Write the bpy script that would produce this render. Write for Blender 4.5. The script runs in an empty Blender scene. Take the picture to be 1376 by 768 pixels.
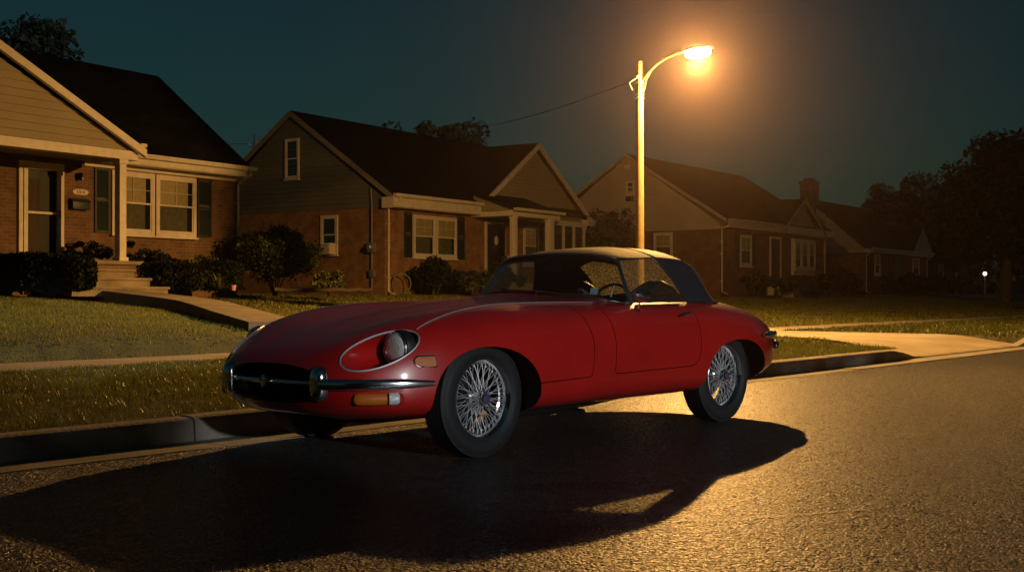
import bpy, bmesh, math, random
import numpy as np
from mathutils import Vector, Matrix
from mathutils.bvhtree import BVHTree

random.seed(7); RNG = np.random.default_rng(7)
R = math.radians
scene = bpy.context.scene
COL = scene.collection

# ------------------------------------------------------------------ materials
def mat(name, color=(.5, .5, .5), rough=.6, metal=0, spec=.5, coat=0, coat_rough=.05, vary=0, vscale=4, bump=0, bscale=60, trans=0, detail=4):
    m = bpy.data.materials.new(name); m.use_nodes = True
    nt = m.node_tree; b = nt.nodes['Principled BSDF']
    b.inputs['Base Color'].default_value = (*color, 1); b.inputs['Roughness'].default_value = rough
    b.inputs['Metallic'].default_value = metal; b.inputs['Specular IOR Level'].default_value = spec
    b.inputs['Coat Weight'].default_value = coat; b.inputs['Coat Roughness'].default_value = coat_rough
    b.inputs['Transmission Weight'].default_value = trans
    tc = nt.nodes.new('ShaderNodeTexCoord')
    if vary:
        n = nt.nodes.new('ShaderNodeTexNoise'); n.inputs['Scale'].default_value = vscale; n.inputs['Detail'].default_value = 6
        nt.links.new(tc.outputs['Object'], n.inputs['Vector'])
        mr = nt.nodes.new('ShaderNodeMapRange'); mr.inputs[1].default_value = .3; mr.inputs[2].default_value = .7
        mr.inputs[3].default_value = 1 - vary; mr.inputs[4].default_value = 1 + vary
        nt.links.new(n.outputs['Fac'], mr.inputs[0])
        mx = nt.nodes.new('ShaderNodeVectorMath'); mx.operation = 'SCALE'; mx.inputs[0].default_value = color
        nt.links.new(mr.outputs[0], mx.inputs['Scale']); nt.links.new(mx.outputs[0], b.inputs['Base Color'])
    if bump:
        n2 = nt.nodes.new('ShaderNodeTexNoise'); n2.inputs['Scale'].default_value = bscale; n2.inputs['Detail'].default_value = detail
        nt.links.new(tc.outputs['Object'], n2.inputs['Vector'])
        bp = nt.nodes.new('ShaderNodeBump'); bp.inputs['Strength'].default_value = bump; bp.inputs['Distance'].default_value = .02
        nt.links.new(n2.outputs['Fac'], bp.inputs['Height']); nt.links.new(bp.outputs[0], b.inputs['Normal'])
    return m

def emit(name, color, s):
    m = bpy.data.materials.new(name); m.use_nodes = True; nt = m.node_tree; nt.nodes.clear()
    e = nt.nodes.new('ShaderNodeEmission'); e.inputs[0].default_value = (*color, 1); e.inputs[1].default_value = s
    o = nt.nodes.new('ShaderNodeOutputMaterial'); nt.links.new(e.outputs[0], o.inputs[0]); return m

def glass_mat(name, tint=(.6, .65, .6), refl=.12, rough=.02, dirt=0):
    m = bpy.data.materials.new(name); m.use_nodes = True; nt = m.node_tree; nt.nodes.clear()
    t = nt.nodes.new('ShaderNodeBsdfTransparent'); t.inputs[0].default_value = (*tint, 1)
    g = nt.nodes.new('ShaderNodeBsdfGlossy'); g.inputs['Roughness'].default_value = rough
    lw = nt.nodes.new('ShaderNodeLayerWeight'); lw.inputs[0].default_value = .5      # thin pane: same reflection seen from either side
    pw = nt.nodes.new('ShaderNodeMath'); pw.operation = 'POWER'; pw.inputs[1].default_value = 4.5; nt.links.new(lw.outputs['Facing'], pw.inputs[0])
    f = nt.nodes.new('ShaderNodeMath'); f.operation = 'MULTIPLY_ADD'; f.inputs[1].default_value = .9; f.inputs[2].default_value = .07; nt.links.new(pw.outputs[0], f.inputs[0])
    mx = nt.nodes.new('ShaderNodeMixShader'); nt.links.new(f.outputs[0], mx.inputs[0]); nt.links.new(t.outputs[0], mx.inputs[1]); nt.links.new(g.outputs[0], mx.inputs[2])
    o = nt.nodes.new('ShaderNodeOutputMaterial')
    if dirt:
        d = nt.nodes.new('ShaderNodeBsdfDiffuse'); d.inputs[0].default_value = (.7, .65, .5, 1)
        tr = nt.nodes.new('ShaderNodeBsdfTranslucent'); tr.inputs[0].default_value = (.8, .75, .6, 1)
        ad = nt.nodes.new('ShaderNodeMixShader'); ad.inputs[0].default_value = .6; nt.links.new(d.outputs[0], ad.inputs[1]); nt.links.new(tr.outputs[0], ad.inputs[2])
        tc = nt.nodes.new('ShaderNodeTexCoord'); n = nt.nodes.new('ShaderNodeTexNoise'); n.inputs['Scale'].default_value = 90; n.inputs['Detail'].default_value = 3
        nt.links.new(tc.outputs['Object'], n.inputs['Vector'])
        mr = nt.nodes.new('ShaderNodeMapRange'); mr.inputs[1].default_value = .45; mr.inputs[2].default_value = .7; mr.inputs[3].default_value = dirt * .3; mr.inputs[4].default_value = dirt * 2
        nt.links.new(n.outputs['Fac'], mr.inputs[0])
        m2 = nt.nodes.new('ShaderNodeMixShader'); nt.links.new(mr.outputs[0], m2.inputs[0]); nt.links.new(mx.outputs[0], m2.inputs[1]); nt.links.new(ad.outputs[0], m2.inputs[2])
        nt.links.new(m2.outputs[0], o.inputs[0])
    else:
        nt.links.new(mx.outputs[0], o.inputs[0])
    return m

def brick_mat(name, c1, c2, mortar):
    m = mat(name, c1, .85); nt = m.node_tree; b = nt.nodes['Principled BSDF']
    tc = nt.nodes.new('ShaderNodeTexCoord'); s = nt.nodes.new('ShaderNodeSeparateXYZ'); nt.links.new(tc.outputs['Object'], s.inputs[0])
    a = nt.nodes.new('ShaderNodeMath'); nt.links.new(s.outputs[0], a.inputs[0]); nt.links.new(s.outputs[1], a.inputs[1])
    c = nt.nodes.new('ShaderNodeCombineXYZ'); nt.links.new(a.outputs[0], c.inputs[0]); nt.links.new(s.outputs[2], c.inputs[1])
    br = nt.nodes.new('ShaderNodeTexBrick'); nt.links.new(c.outputs[0], br.inputs['Vector'])
    br.inputs['Color1'].default_value = (*c1, 1); br.inputs['Color2'].default_value = (*c2, 1); br.inputs['Mortar'].default_value = (*mortar, 1)
    br.inputs['Scale'].default_value = 1; br.inputs['Brick Width'].default_value = .215; br.inputs['Row Height'].default_value = .075
    br.inputs['Mortar Size'].default_value = .009; br.inputs['Bias'].default_value = -.1
    n = nt.nodes.new('ShaderNodeTexNoise'); n.inputs['Scale'].default_value = 3; n.inputs['Detail'].default_value = 8; nt.links.new(c.outputs[0], n.inputs['Vector'])
    mr = nt.nodes.new('ShaderNodeMapRange'); mr.inputs[1].default_value = .3; mr.inputs[2].default_value = .7; mr.inputs[3].default_value = .65; mr.inputs[4].default_value = 1.3
    nt.links.new(n.outputs['Fac'], mr.inputs[0])
    vm = nt.nodes.new('ShaderNodeVectorMath'); vm.operation = 'SCALE'; nt.links.new(br.outputs['Color'], vm.inputs[0]); nt.links.new(mr.outputs[0], vm.inputs['Scale'])
    nt.links.new(vm.outputs[0], b.inputs['Base Color'])
    bp = nt.nodes.new('ShaderNodeBump'); bp.inputs['Strength'].default_value = .6; bp.inputs['Distance'].default_value = .01; bp.invert = True
    nt.links.new(br.outputs['Fac'], bp.inputs['Height']); nt.links.new(bp.outputs[0], b.inputs['Normal'])
    return m

def shingle_mat(name, c):
    m = mat(name, c, .95, spec=.08); nt = m.node_tree; b = nt.nodes['Principled BSDF']
    tc = nt.nodes.new('ShaderNodeTexCoord'); s = nt.nodes.new('ShaderNodeSeparateXYZ'); nt.links.new(tc.outputs['Object'], s.inputs[0])
    cb = nt.nodes.new('ShaderNodeCombineXYZ'); nt.links.new(s.outputs[0], cb.inputs[0]); nt.links.new(s.outputs[2], cb.inputs[1])
    br = nt.nodes.new('ShaderNodeTexBrick'); nt.links.new(cb.outputs[0], br.inputs['Vector'])
    br.inputs['Color1'].default_value = (*[x * 1.35 for x in c], 1); br.inputs['Color2'].default_value = (*[x * .7 for x in c], 1); br.inputs['Mortar'].default_value = (*[x * .4 for x in c], 1)
    br.inputs['Scale'].default_value = 1; br.inputs['Brick Width'].default_value = .3; br.inputs['Row Height'].default_value = .1; br.inputs['Mortar Size'].default_value = .006
    n = nt.nodes.new('ShaderNodeTexNoise'); n.inputs['Scale'].default_value = 1.2; n.inputs['Detail'].default_value = 8; nt.links.new(tc.outputs['Object'], n.inputs['Vector'])
    mr = nt.nodes.new('ShaderNodeMapRange'); mr.inputs[1].default_value = .3; mr.inputs[2].default_value = .7; mr.inputs[3].default_value = .6; mr.inputs[4].default_value = 1.4
    nt.links.new(n.outputs['Fac'], mr.inputs[0])
    vm = nt.nodes.new('ShaderNodeVectorMath'); vm.operation = 'SCALE'; nt.links.new(br.outputs['Color'], vm.inputs[0]); nt.links.new(mr.outputs[0], vm.inputs['Scale'])
    nt.links.new(vm.outputs[0], b.inputs['Base Color'])
    return m

def leaf_mat(name, c, c2, rough=.55, thin=0, spec=.35):
    m = mat(name, c, rough, spec=spec); nt = m.node_tree; b = nt.nodes['Principled BSDF']
    g = nt.nodes.new('ShaderNodeNewGeometry'); mx = nt.nodes.new('ShaderNodeMixRGB')
    mx.inputs[1].default_value = (*c, 1); mx.inputs[2].default_value = (*c2, 1)
    nt.links.new(g.outputs['Random Per Island'], mx.inputs[0]); nt.links.new(mx.outputs[0], b.inputs['Base Color'])
    if thin:
        tr = nt.nodes.new('ShaderNodeBsdfTranslucent'); sc_ = nt.nodes.new('ShaderNodeVectorMath'); sc_.operation = 'SCALE'; sc_.inputs['Scale'].default_value = 1.5; nt.links.new(mx.outputs[0], sc_.inputs[0]); nt.links.new(sc_.outputs[0], tr.inputs[0])
        ms = nt.nodes.new('ShaderNodeMixShader'); ms.inputs[0].default_value = thin; nt.links.new(b.outputs[0], ms.inputs[1]); nt.links.new(tr.outputs[0], ms.inputs[2]); nt.links.new(ms.outputs[0], nt.nodes['Material Output'].inputs[0])
    return m

M = {}
M['paint'] = mat('red_paint', (.42, .010, .009), .33, spec=.5, coat=1, coat_rough=.07, vary=.08, vscale=3, bump=.008, bscale=900, detail=2)
def dew(m, sc=240, st=.35):
    nt = m.node_tree; b = nt.nodes['Principled BSDF']; tc = nt.nodes.new('ShaderNodeTexCoord'); v = nt.nodes.new('ShaderNodeTexVoronoi'); v.inputs['Scale'].default_value = sc; nt.links.new(tc.outputs['Object'], v.inputs['Vector'])
    bp = nt.nodes.new('ShaderNodeBump'); bp.inputs['Strength'].default_value = st; bp.inputs['Distance'].default_value = .004; bp.invert = True; nt.links.new(v.outputs['Distance'], bp.inputs['Height']); nt.links.new(bp.outputs[0], b.inputs['Coat Normal'])
    g = nt.nodes.new('ShaderNodeNewGeometry'); sp = nt.nodes.new('ShaderNodeSeparateXYZ'); nt.links.new(g.outputs['Normal'], sp.inputs[0])     # dew settles on what faces up
    mr = nt.nodes.new('ShaderNodeMapRange'); mr.inputs[1].default_value = .45; mr.inputs[2].default_value = .95; mr.inputs[3].default_value = .0; mr.inputs[4].default_value = st; nt.links.new(sp.outputs[2], mr.inputs[0]); nt.links.new(mr.outputs[0], bp.inputs['Strength'])
dew(M['paint'])
M['chrome'] = mat('chrome', (.80, .82, .84), .14, 1, vary=.05, vscale=20, bump=.015, bscale=40)
M['satin'] = mat('satin_bright_metal', (.72, .73, .75), .45, .8, spec=.8)
M['black'] = mat('black_void', (.006, .006, .007), .9, spec=.1)
M['rubber'] = mat('tyre_rubber', (.016, .019, .021), .6, spec=.25, bump=.05, bscale=200)
M['rubber_trim'] = mat('trim_rubber', (.008, .008, .009), .5)
M['cloth'] = mat('soft_top_cloth', (.004, .013, .020), .62, spec=.3, vary=.15, vscale=5, bump=.1, bscale=500)
M['leather'] = mat('black_leather', (.02, .018, .018), .5, bump=.1, bscale=300)
M['amber'] = mat('amber_lens', (.50, .13, .012), .35, spec=.35, bump=.2, bscale=160)
M['clear'] = mat('clear_lens', (.55, .58, .58), .15, spec=.8, coat=.6, bump=.25, bscale=160)
M['redlens'] = mat('red_lens', (.5, .015, .012), .2, spec=.6, coat=.5)
M['reflector'] = mat('lamp_reflector', (.62, .60, .54), .22, .15, spec=.8, coat=1, coat_rough=.03, bump=.3, bscale=70)
M['purple'] = mat('hub_badge', (.2, .1, .26), .25, .5, coat=.5)
M['autoglass'] = glass_mat('car_glass', (.62, .68, .66))
M['sideglass'] = glass_mat('side_glass', (.66, .70, .66), dirt=.07)
M['plastic_win'] = glass_mat('clear_plastic', (.80, .77, .70), dirt=.32, rough=.15)
M['paper'] = mat('paper', (.35, .5, .6), .8)
M['wood'] = mat('wood_rim', (.10, .04, .015), .4)
M['white'] = mat('white_trim_paint', (.62, .56, .47), .55, vary=.1, vscale=6, bump=.05, bscale=30)
M['siding'] = mat('tan_vinyl_siding', (.28, .235, .145), .6, vary=.08, vscale=1.5, bump=.04, bscale=40)
M['siding_grey'] = mat('grey_vinyl_siding', (.12, .125, .10), .65, vary=.08, vscale=1.5)
M['siding_pale'] = mat('pale_vinyl_siding', (.40, .35, .27), .65, vary=.08, vscale=1.5)
M['brick'] = brick_mat('brown_brick', (.17, .082, .036), (.11, .052, .024), (.17, .125, .08))
M['brick2'] = brick_mat('orange_brick', (.27, .125, .045), (.19, .085, .032), (.22, .16, .10))
M['brick3'] = brick_mat('dark_brick', (.16, .065, .035), (.11, .042, .025), (.15, .11, .08))
M['roof'] = shingle_mat('dark_shingles', (.009, .0095, .010))
M['roof2'] = shingle_mat('brown_shingles', (.009, .009, .009))
M['shutter'] = mat('dark_shutter_paint', (.018, .03, .028), .5)
M['pane'] = mat('window_pane', (.012, .015, .016), .06, spec=.7)
M['pane_clear'] = glass_mat('house_glass', (.90, .91, .88))
M['blind'] = mat('roller_blind', (.62, .50, .32), .8, vary=.1, vscale=8)
M['curtain'] = mat('grey_curtain', (.17, .155, .11), .9, vary=.25, vscale=10)
M['darkroom'] = mat('dark_room', (.01, .011, .013), .9)
M['door'] = mat('dark_door_paint', (.02, .022, .03), .4)
M['doorcloth'] = mat('brown_inner_door', (.07, .03, .025), .6)
M['concrete'] = mat('concrete', (.33, .28, .20), .85, vary=.2, vscale=1.3, bump=.35, bscale=45, detail=8)
M['old_concrete'] = mat('weathered_concrete', (.20, .165, .11), .9, vary=.3, vscale=2, bump=.4, bscale=40, detail=8)
M['kerb'] = mat('kerb_concrete', (.26, .235, .19), .9, vary=.3, vscale=2.5, bump=.45, bscale=40, detail=8)
M['pole'] = mat('weathered_pole', (.27, .19, .085), .7, vary=.2, vscale=7, bump=.2, bscale=30)
M['galv'] = mat('galvanised', (.45, .45, .43), .4, .8)
M['bark'] = mat('bark', (.05, .04, .03), .9, bump=.5, bscale=20)
M['wire'] = mat('wire', (.015, .015, .015), .7)
M['pinkflower'] = mat('pink_planter', (.55, .28, .2), .7)
M['lens_on'] = emit('lit_lamp_lens', (1, .72, .30), 260)
M['globe_on'] = emit('lit_globe', (1, .85, .5), 3.2)
M['leaf'] = leaf_mat('shrub_leaf', (.020, .034, .012), (.045, .06, .02), .55, .2)
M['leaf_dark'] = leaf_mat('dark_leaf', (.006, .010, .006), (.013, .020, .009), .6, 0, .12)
M['leaf_yellow'] = leaf_mat('yellow_leaf', (.10, .10, .025), (.05, .06, .018))
M['grass'] = leaf_mat('grass_blade', (.11, .125, .02), (.23, .215, .036), .5, .4)
M['grass_verge'] = leaf_mat('verge_blade', (.055, .075, .014), (.15, .145, .035), .35, .45)

# ------------------------------------------------------------------ object helpers
def link(o, parent=None):
    COL.objects.link(o)
    if parent is not None: o.parent = parent
    return o

def mk(name, verts, faces, material, parent=None, smooth=False, angle=None, loc=None):
    me = bpy.data.meshes.new(name); me.from_pydata([tuple(v) for v in verts], [], [tuple(f) for f in faces]); me.update()
    me.materials.append(material)
    if smooth:
        me.polygons.foreach_set('use_smooth', [True] * len(me.polygons))
        if angle: me.set_sharp_from_angle(angle=R(angle))
    o = bpy.data.objects.new(name, me); link(o, parent)
    if loc: o.location = loc
    return o

def tag(o, label=None, cat=None, group=None, kind=None):
    if label: o['label'] = label
    if cat: o['category'] = cat
    if group: o['group'] = group
    if kind: o['kind'] = kind
    return o

def empty(name, loc, rz=0, label=None, cat=None, group=None):
    o = bpy.data.objects.new(name, None); link(o); o.location = loc; o.rotation_euler = (0, 0, rz); o.empty_display_size = .3
    return tag(o, label, cat, group)

class MB:
    """collects simple solids into one mesh"""
    def __init__(s): s.v = []; s.f = []
    def add(s, vs, fs):
        k = len(s.v); s.v += [tuple(v) for v in vs]; s.f += [tuple(i + k for i in f) for f in fs]; return s
    def box(s, x0, x1, y0, y1, z0, z1):
        if x0 > x1: x0, x1 = x1, x0
        if y0 > y1: y0, y1 = y1, y0
        if z0 > z1: z0, z1 = z1, z0
        return s.add([(x0, y0, z0), (x1, y0, z0), (x1, y1, z0), (x0, y1, z0), (x0, y0, z1), (x1, y0, z1), (x1, y1, z1), (x0, y1, z1)],
                     [(0, 3, 2, 1), (4, 5, 6, 7), (0, 1, 5, 4), (1, 2, 6, 5), (2, 3, 7, 6), (3, 0, 4, 7)])
    def prism_y(s, poly, y0, y1):      # poly in (x,z) counter-clockwise seen from -y
        n = len(poly)
        vs = [(x, y0, z) for x, z in poly] + [(x, y1, z) for x, z in poly]
        return s.add(vs, [tuple(range(n)), tuple(range(2 * n - 1, n - 1, -1))] + [((i + 1) % n, i, i + n, (i + 1) % n + n) for i in range(n)])
    def prism_x(s, poly, x0, x1):      # poly in (y,z)
        n = len(poly)
        vs = [(x0, y, z) for y, z in poly] + [(x1, y, z) for y, z in poly]
        return s.add(vs, [tuple(range(n)), tuple(range(2 * n - 1, n - 1, -1))] + [((i + 1) % n, i, i + n, (i + 1) % n + n) for i in range(n)])
    def slab(s, quad, t):              # quad of 3d points, thickness t along -normal
        a, b, c, d = [Vector(p) for p in quad]; n = (b - a).cross(d - a).normalized() * t
        return s.add([a, b, c, d, a - n, b - n, c - n, d - n], [(0, 1, 2, 3), (7, 6, 5, 4), (0, 4, 5, 1), (1, 5, 6, 2), (2, 6, 7, 3), (3, 7, 4, 0)])
    def tube(s, pts, r, n=8, caps=True, closed=False, flat=1.0, up=None):
        P = [Vector(p) for p in pts]; rr = r if isinstance(r, (list, tuple)) else [r] * len(P)
        m = len(P); vs = []; fs = []; prev = None
        for i, p in enumerate(P):
            if closed: t = (P[(i + 1) % m] - P[i - 1]).normalized()
            else: t = (P[min(i + 1, m - 1)] - P[max(i - 1, 0)]).normalized()
            if up is not None: a = Vector(up); a = (a - t * a.dot(t)).normalized()
            elif prev is None:
                a = Vector((0, 0, 1)) if abs(t.z) < .9 else Vector((1, 0, 0)); a = (a - t * a.dot(t)).normalized()
            else: a = (prev - t * prev.dot(t)).normalized()
            prev = a; b = t.cross(a)
            for k in range(n):
                q = 2 * math.pi * k / n; vs.append(p + a * math.cos(q) * rr[i] + b * math.sin(q) * rr[i] * flat)
        for i in range(m if closed else m - 1):
            j = (i + 1) % m
            for k in range(n):
                k2 = (k + 1) % n; fs.append((i * n + k, i * n + k2, j * n + k2, j * n + k))
        if caps and not closed:
            fs.append(tuple(reversed(range(n)))); fs.append(tuple(range((m - 1) * n, m * n)))
        return s.add(vs, fs)
    def lathe(s, prof, n=48, axis='y', c=(0, 0, 0)):   # prof: (r, h)
        vs = []; fs = []; m = len(prof)
        for i in range(n):
            q = 2 * math.pi * i / n; cs, sn = math.cos(q), math.sin(q)
            for r_, h in prof:
                if axis == 'y': vs.append((c[0] + r_ * cs, c[1] + h, c[2] + r_ * sn))
                elif axis == 'x': vs.append((c[0] + h, c[1] + r_ * cs, c[2] + r_ * sn))
                else: vs.append((c[0] + r_ * cs, c[1] + r_ * sn, c[2] + h))
        for i in range(n):
            j = (i + 1) % n
            for k in range(m - 1): fs.append((i * m + k, i * m + k + 1, j * m + k + 1, j * m + k))
        return s.add(vs, fs)
    def ball(s, c, rx, ry, rz, n=16, m=10):
        vs = []; fs = []
        for j in range(m + 1):
            t = math.pi * j / m
            for i in range(n):
                q = 2 * math.pi * i / n; vs.append((c[0] + rx * math.sin(t) * math.cos(q), c[1] + ry * math.sin(t) * math.sin(q), c[2] + rz * math.cos(t)))
        for j in range(m):
            for i in range(n): fs.append((j * n + i, (j + 1) * n + i, (j + 1) * n + (i + 1) % n, j * n + (i + 1) % n))
        return s.add(vs, fs)
    def build(s, name, material, parent=None, smooth=False, angle=40, fn=None, bevel=0):
        vs = [fn(*v) for v in s.v] if fn else s.v
        o = mk(name, vs, s.f, material, parent)
        bm = bmesh.new(); bm.from_mesh(o.data); bmesh.ops.remove_doubles(bm, verts=bm.verts, dist=1e-6)
        bmesh.ops.recalc_face_normals(bm, faces=bm.faces)
        if bevel: bmesh.ops.bevel(bm, geom=[e for e in bm.edges if len(e.link_faces) == 2 and e.calc_face_angle(0) > .6], offset=bevel, segments=2, affect='EDGES', profile=.5)
        bm.to_mesh(o.data); bm.free()
        if smooth or bevel:
            o.data.polygons.foreach_set('use_smooth', [True] * len(o.data.polygons)); o.data.set_sharp_from_angle(angle=R(angle))
        return o

def pchip(xs, ys):
    xs = np.asarray(xs, float); ys = np.asarray(ys, float); h = np.diff(xs); d = np.diff(ys) / h; m = np.zeros_like(ys)
    for i in range(1, len(xs) - 1):
        if d[i - 1] * d[i] > 0:
            w1 = 2 * h[i] + h[i - 1]; w2 = h[i] + 2 * h[i - 1]; m[i] = (w1 + w2) / (w1 / d[i - 1] + w2 / d[i])
    m[0] = d[0]; m[-1] = d[-1]
    def f(x):
        x = np.clip(np.asarray(x, float), xs[0], xs[-1]); i = np.clip(np.searchsorted(xs, x) - 1, 0, len(xs) - 2)
        t = (x - xs[i]) / h[i]
        return (ys[i] * (1 + 2 * t) * (1 - t) ** 2 + m[i] * h[i] * t * (1 - t) ** 2 + ys[i + 1] * t * t * (3 - 2 * t) + m[i + 1] * h[i] * t * t * (t - 1))
    return f

# ------------------------------------------------------------------ leaves and grass (real small faces)
def fast_mesh(name, V, nper, material, parent=None):
    """V: (N*nper,3) vertices; every nper vertices are one face"""
    n = len(V) // nper; me = bpy.data.meshes.new(name)
    me.vertices.add(len(V)); me.vertices.foreach_set('co', V.astype(np.float32).ravel())
    me.loops.add(len(V)); me.loops.foreach_set('vertex_index', np.arange(len(V), dtype=np.int32))
    me.polygons.add(n); me.polygons.foreach_set('loop_start', np.arange(n, dtype=np.int32) * nper)
    me.update(calc_edges=True); me.materials.append(material)
    o = bpy.data.objects.new(name, me); return link(o, parent)

def leaves(centers, size, aspect=.5, droop=0):
    N = len(centers); a = RNG.normal(size=(N, 3)); a[:, 2] -= droop; a /= np.linalg.norm(a, axis=1)[:, None]
    b = RNG.normal(size=(N, 3)); b -= (b * a).sum(1)[:, None] * a; b /= np.linalg.norm(b, axis=1)[:, None]
    s = size * RNG.uniform(.6, 1.4, N)[:, None]
    P = np.stack([centers - a * s, centers + b * s * aspect, centers + a * s, centers - b * s * aspect], 1)
    return P.reshape(-1, 3)

def clump_points(c, r, n, nclump, shell=.45, lump=.34, flat=1):
    """points gathered in leafy sub-clumps round an ellipsoid"""
    c = np.array(c); r = np.array(r); d = RNG.normal(size=(nclump, 3)); d /= np.linalg.norm(d, axis=1)[:, None]
    d[:, 2] = np.where(d[:, 2] < -.5, d[:, 2] * .5, d[:, 2])
    cc = c + d * r * RNG.uniform(shell, .92, (nclump, 1)); rr = r.min() * lump * RNG.uniform(.5, 1.35, nclump)
    k = RNG.integers(0, nclump, n); q = RNG.normal(size=(n, 3)); q /= np.linalg.norm(q, axis=1)[:, None]
    q *= RNG.uniform(0.25, 1.12, (n, 1)) ** .6
    return cc[k] + q * rr[k][:, None] * np.array([1.15, 1.15, .85])

def shrub(name, loc, r, label, cat, n=2500, size=.035, m='leaf', nclump=26, group=None, box=False, stems=True, zlow=.02):
    o = empty(name, loc, 0, label, cat, group)
    if box:
        P = RNG.uniform(-1, 1, (n, 3)); ax = RNG.integers(0, 3, n); sg = np.sign(RNG.uniform(-1, 1, n)); P[np.arange(n), ax] = sg * RNG.uniform(.8, 1.03, n)
        P /= np.maximum(1, (np.abs(P) ** 5).sum(1) ** .2)[:, None]
        P = P * np.array(r) * (1 + .05 * np.sin(P[:, :1] * 7) + .05 * np.cos(P[:, 1:2] * 9)); P[:, 2] += r[2]
    else:
        P = clump_points((0, 0, r[2] * 1.0), r, n, nclump)
    P = P[P[:, 2] > zlow]
    fast_mesh('foliage', leaves(P, size), 4, M[m], o)
    if stems:
        b = MB()
        for k in range(6):
            a = random.uniform(0, 6.28); b.tube([(0.04 * math.cos(a), .04 * math.sin(a), -.05), (r[0] * .3 * math.cos(a), r[1] * .3 * math.sin(a), r[2] * .8), (r[0] * .55 * math.cos(a), r[1] * .55 * math.sin(a), r[2] * 1.3)], [.018, .012, .005], 5)
        b.build('stem', M['bark'], o)
    return o

def tree(name, loc, h, crown_r, crown_z, label, n=9000, size=.14, m='leaf_dark', nclump=60, group=None, trunk=.2, droop=0, lump=.34):
    o = empty(name, loc, 0, label, 'tree', group); b = MB()
    b.tube([(0, 0, -.3), (.03, .02, h * .2), (-.05, .05, h * .45), (0, 0, h * .8)], [trunk * 1.25, trunk, trunk * .7, trunk * .2], 9)
    for k in range(9):
        a = k * 2.4 + random.random(); z0 = h * (.28 + .05 * k)
        e = Vector((math.cos(a) * crown_r[0] * .6, math.sin(a) * crown_r[1] * .6, min(z0 + crown_r[2] * .8, h * .95, crown_z + crown_r[2] * .45)))
        b.tube([(0, 0, z0), (e.x * .45, e.y * .45, z0 + (e.z - z0) * .6), e], [trunk * .42, trunk * .25, trunk * .06], 6)
    b.build('trunk', M['bark'], o, smooth=True)
    P = clump_points((0, 0, crown_z), crown_r, n, nclump, shell=.25, lump=lump)
    fast_mesh('crown', leaves(P, size, .55, droop), 4, M[m], o)
    return o

# ================================================================== THE CAR (local x runs to the tail, +y to the kerb)
SL, SW = 1.022, 1.074
def S(x, y, z): return (x * SL, y * SW, z)
CAR = empty('sports_car', (-.734, 7.156, 0), R(47.9), 'red long-bonnet classic convertible with dark blue soft top and wire wheels, at the kerb', 'car')

ST = [  # x | (y,z) centre, bulge edge, fender crest, shoulder, widest, lower side, bottom corner, bottom centre
(-.925, (0, .50), (.08, .499), (.14, .492), (.19, .478), (.21, .45), (.19, .42), (.12, .40), (0, .395)),
(-.915, (0, .535), (.13, .533), (.235, .52), (.30, .495), (.325, .445), (.30, .39), (.19, .355), (0, .345)),
(-.885, (0, .568), (.17, .566), (.31, .553), (.395, .515), (.425, .45), (.395, .37), (.26, .315), (0, .305)),
(-.82, (0, .612), (.19, .609), (.38, .598), (.485, .545), (.525, .46), (.50, .345), (.34, .275), (0, .265)),
(-.70, (0, .662), (.20, .658), (.435, .655), (.565, .592), (.615, .475), (.595, .325), (.42, .25), (0, .24)),
(-.52, (0, .716), (.215, .711), (.49, .722), (.645, .645), (.70, .49), (.685, .31), (.50, .235), (0, .225)),
(-.30, (0, .764), (.235, .755), (.53, .778), (.70, .69), (.758, .51), (.745, .305), (.58, .23), (0, .22)),
(0, (0, .815), (.25, .798), (.555, .825), (.735, .725), (.80, .54), (.79, .305), (.66, .225), (0, .215)),
(.3, (0, .853), (.262, .828), (.555, .848), (.75, .748), (.822, .56), (.815, .305), (.70, .232), (0, .225)),
(.7, (0, .888), (.27, .862), (.555, .858), (.755, .765), (.828, .58), (.82, .31), (.72, .24), (0, .235)),
(1.1, (0, .915), (.28, .892), (.56, .862), (.755, .778), (.828, .585), (.82, .32), (.72, .245), (0, .24)),
(1.45, (0, .915), (.29, .895), (.575, .862), (.755, .785), (.828, .59), (.82, .32), (.72, .245), (0, .24)),
(1.9, (0, .88), (.29, .88), (.59, .862), (.762, .785), (.828, .59), (.82, .32), (.72, .245), (0, .24)),
(2.3, (0, .882), (.29, .88), (.60, .856), (.77, .775), (.83, .59), (.818, .325), (.70, .25), (0, .24)),
(2.6, (0, .878), (.29, .873), (.58, .84), (.755, .75), (.815, .59), (.80, .335), (.66, .24), (0, .22)),
(2.9, (0, .852), (.27, .846), (.54, .808), (.71, .715), (.775, .575), (.755, .35), (.58, .26), (0, .24)),
(3.15, (0, .805), (.25, .80), (.49, .762), (.64, .675), (.70, .56), (.68, .38), (.48, .30), (0, .28)),
(3.35, (0, .74), (.225, .735), (.42, .703), (.55, .63), (.605, .535), (.58, .41), (.38, .34), (0, .33)),
(3.47, (0, .675), (.19, .67), (.33, .645), (.43, .59), (.47, .52), (.45, .435), (.29, .38), (0, .37)),
(3.53, (0, .61), (.13, .607), (.22, .59), (.28, .56), (.30, .515), (.29, .465), (.18, .42), (0, .41)),
(3.545, (0, .56), (.06, .559), (.10, .55), (.13, .535), (.14, .51), (.13, .485), (.08, .465), (0, .46))]
def _nose(x): return -.25 + (x + .25) * .904 if x < -.25 else (3.15 + (x - 3.15) * .90 if x > 3.15 else x)
ST = [(_nose(s[0]),) + s[1:] for s in ST]
_xs = [s[0] for s in ST]
_F = [[pchip(_xs, [s[1 + k][c] for s in ST]) for c in (0, 1)] for k in range(8)]
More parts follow.
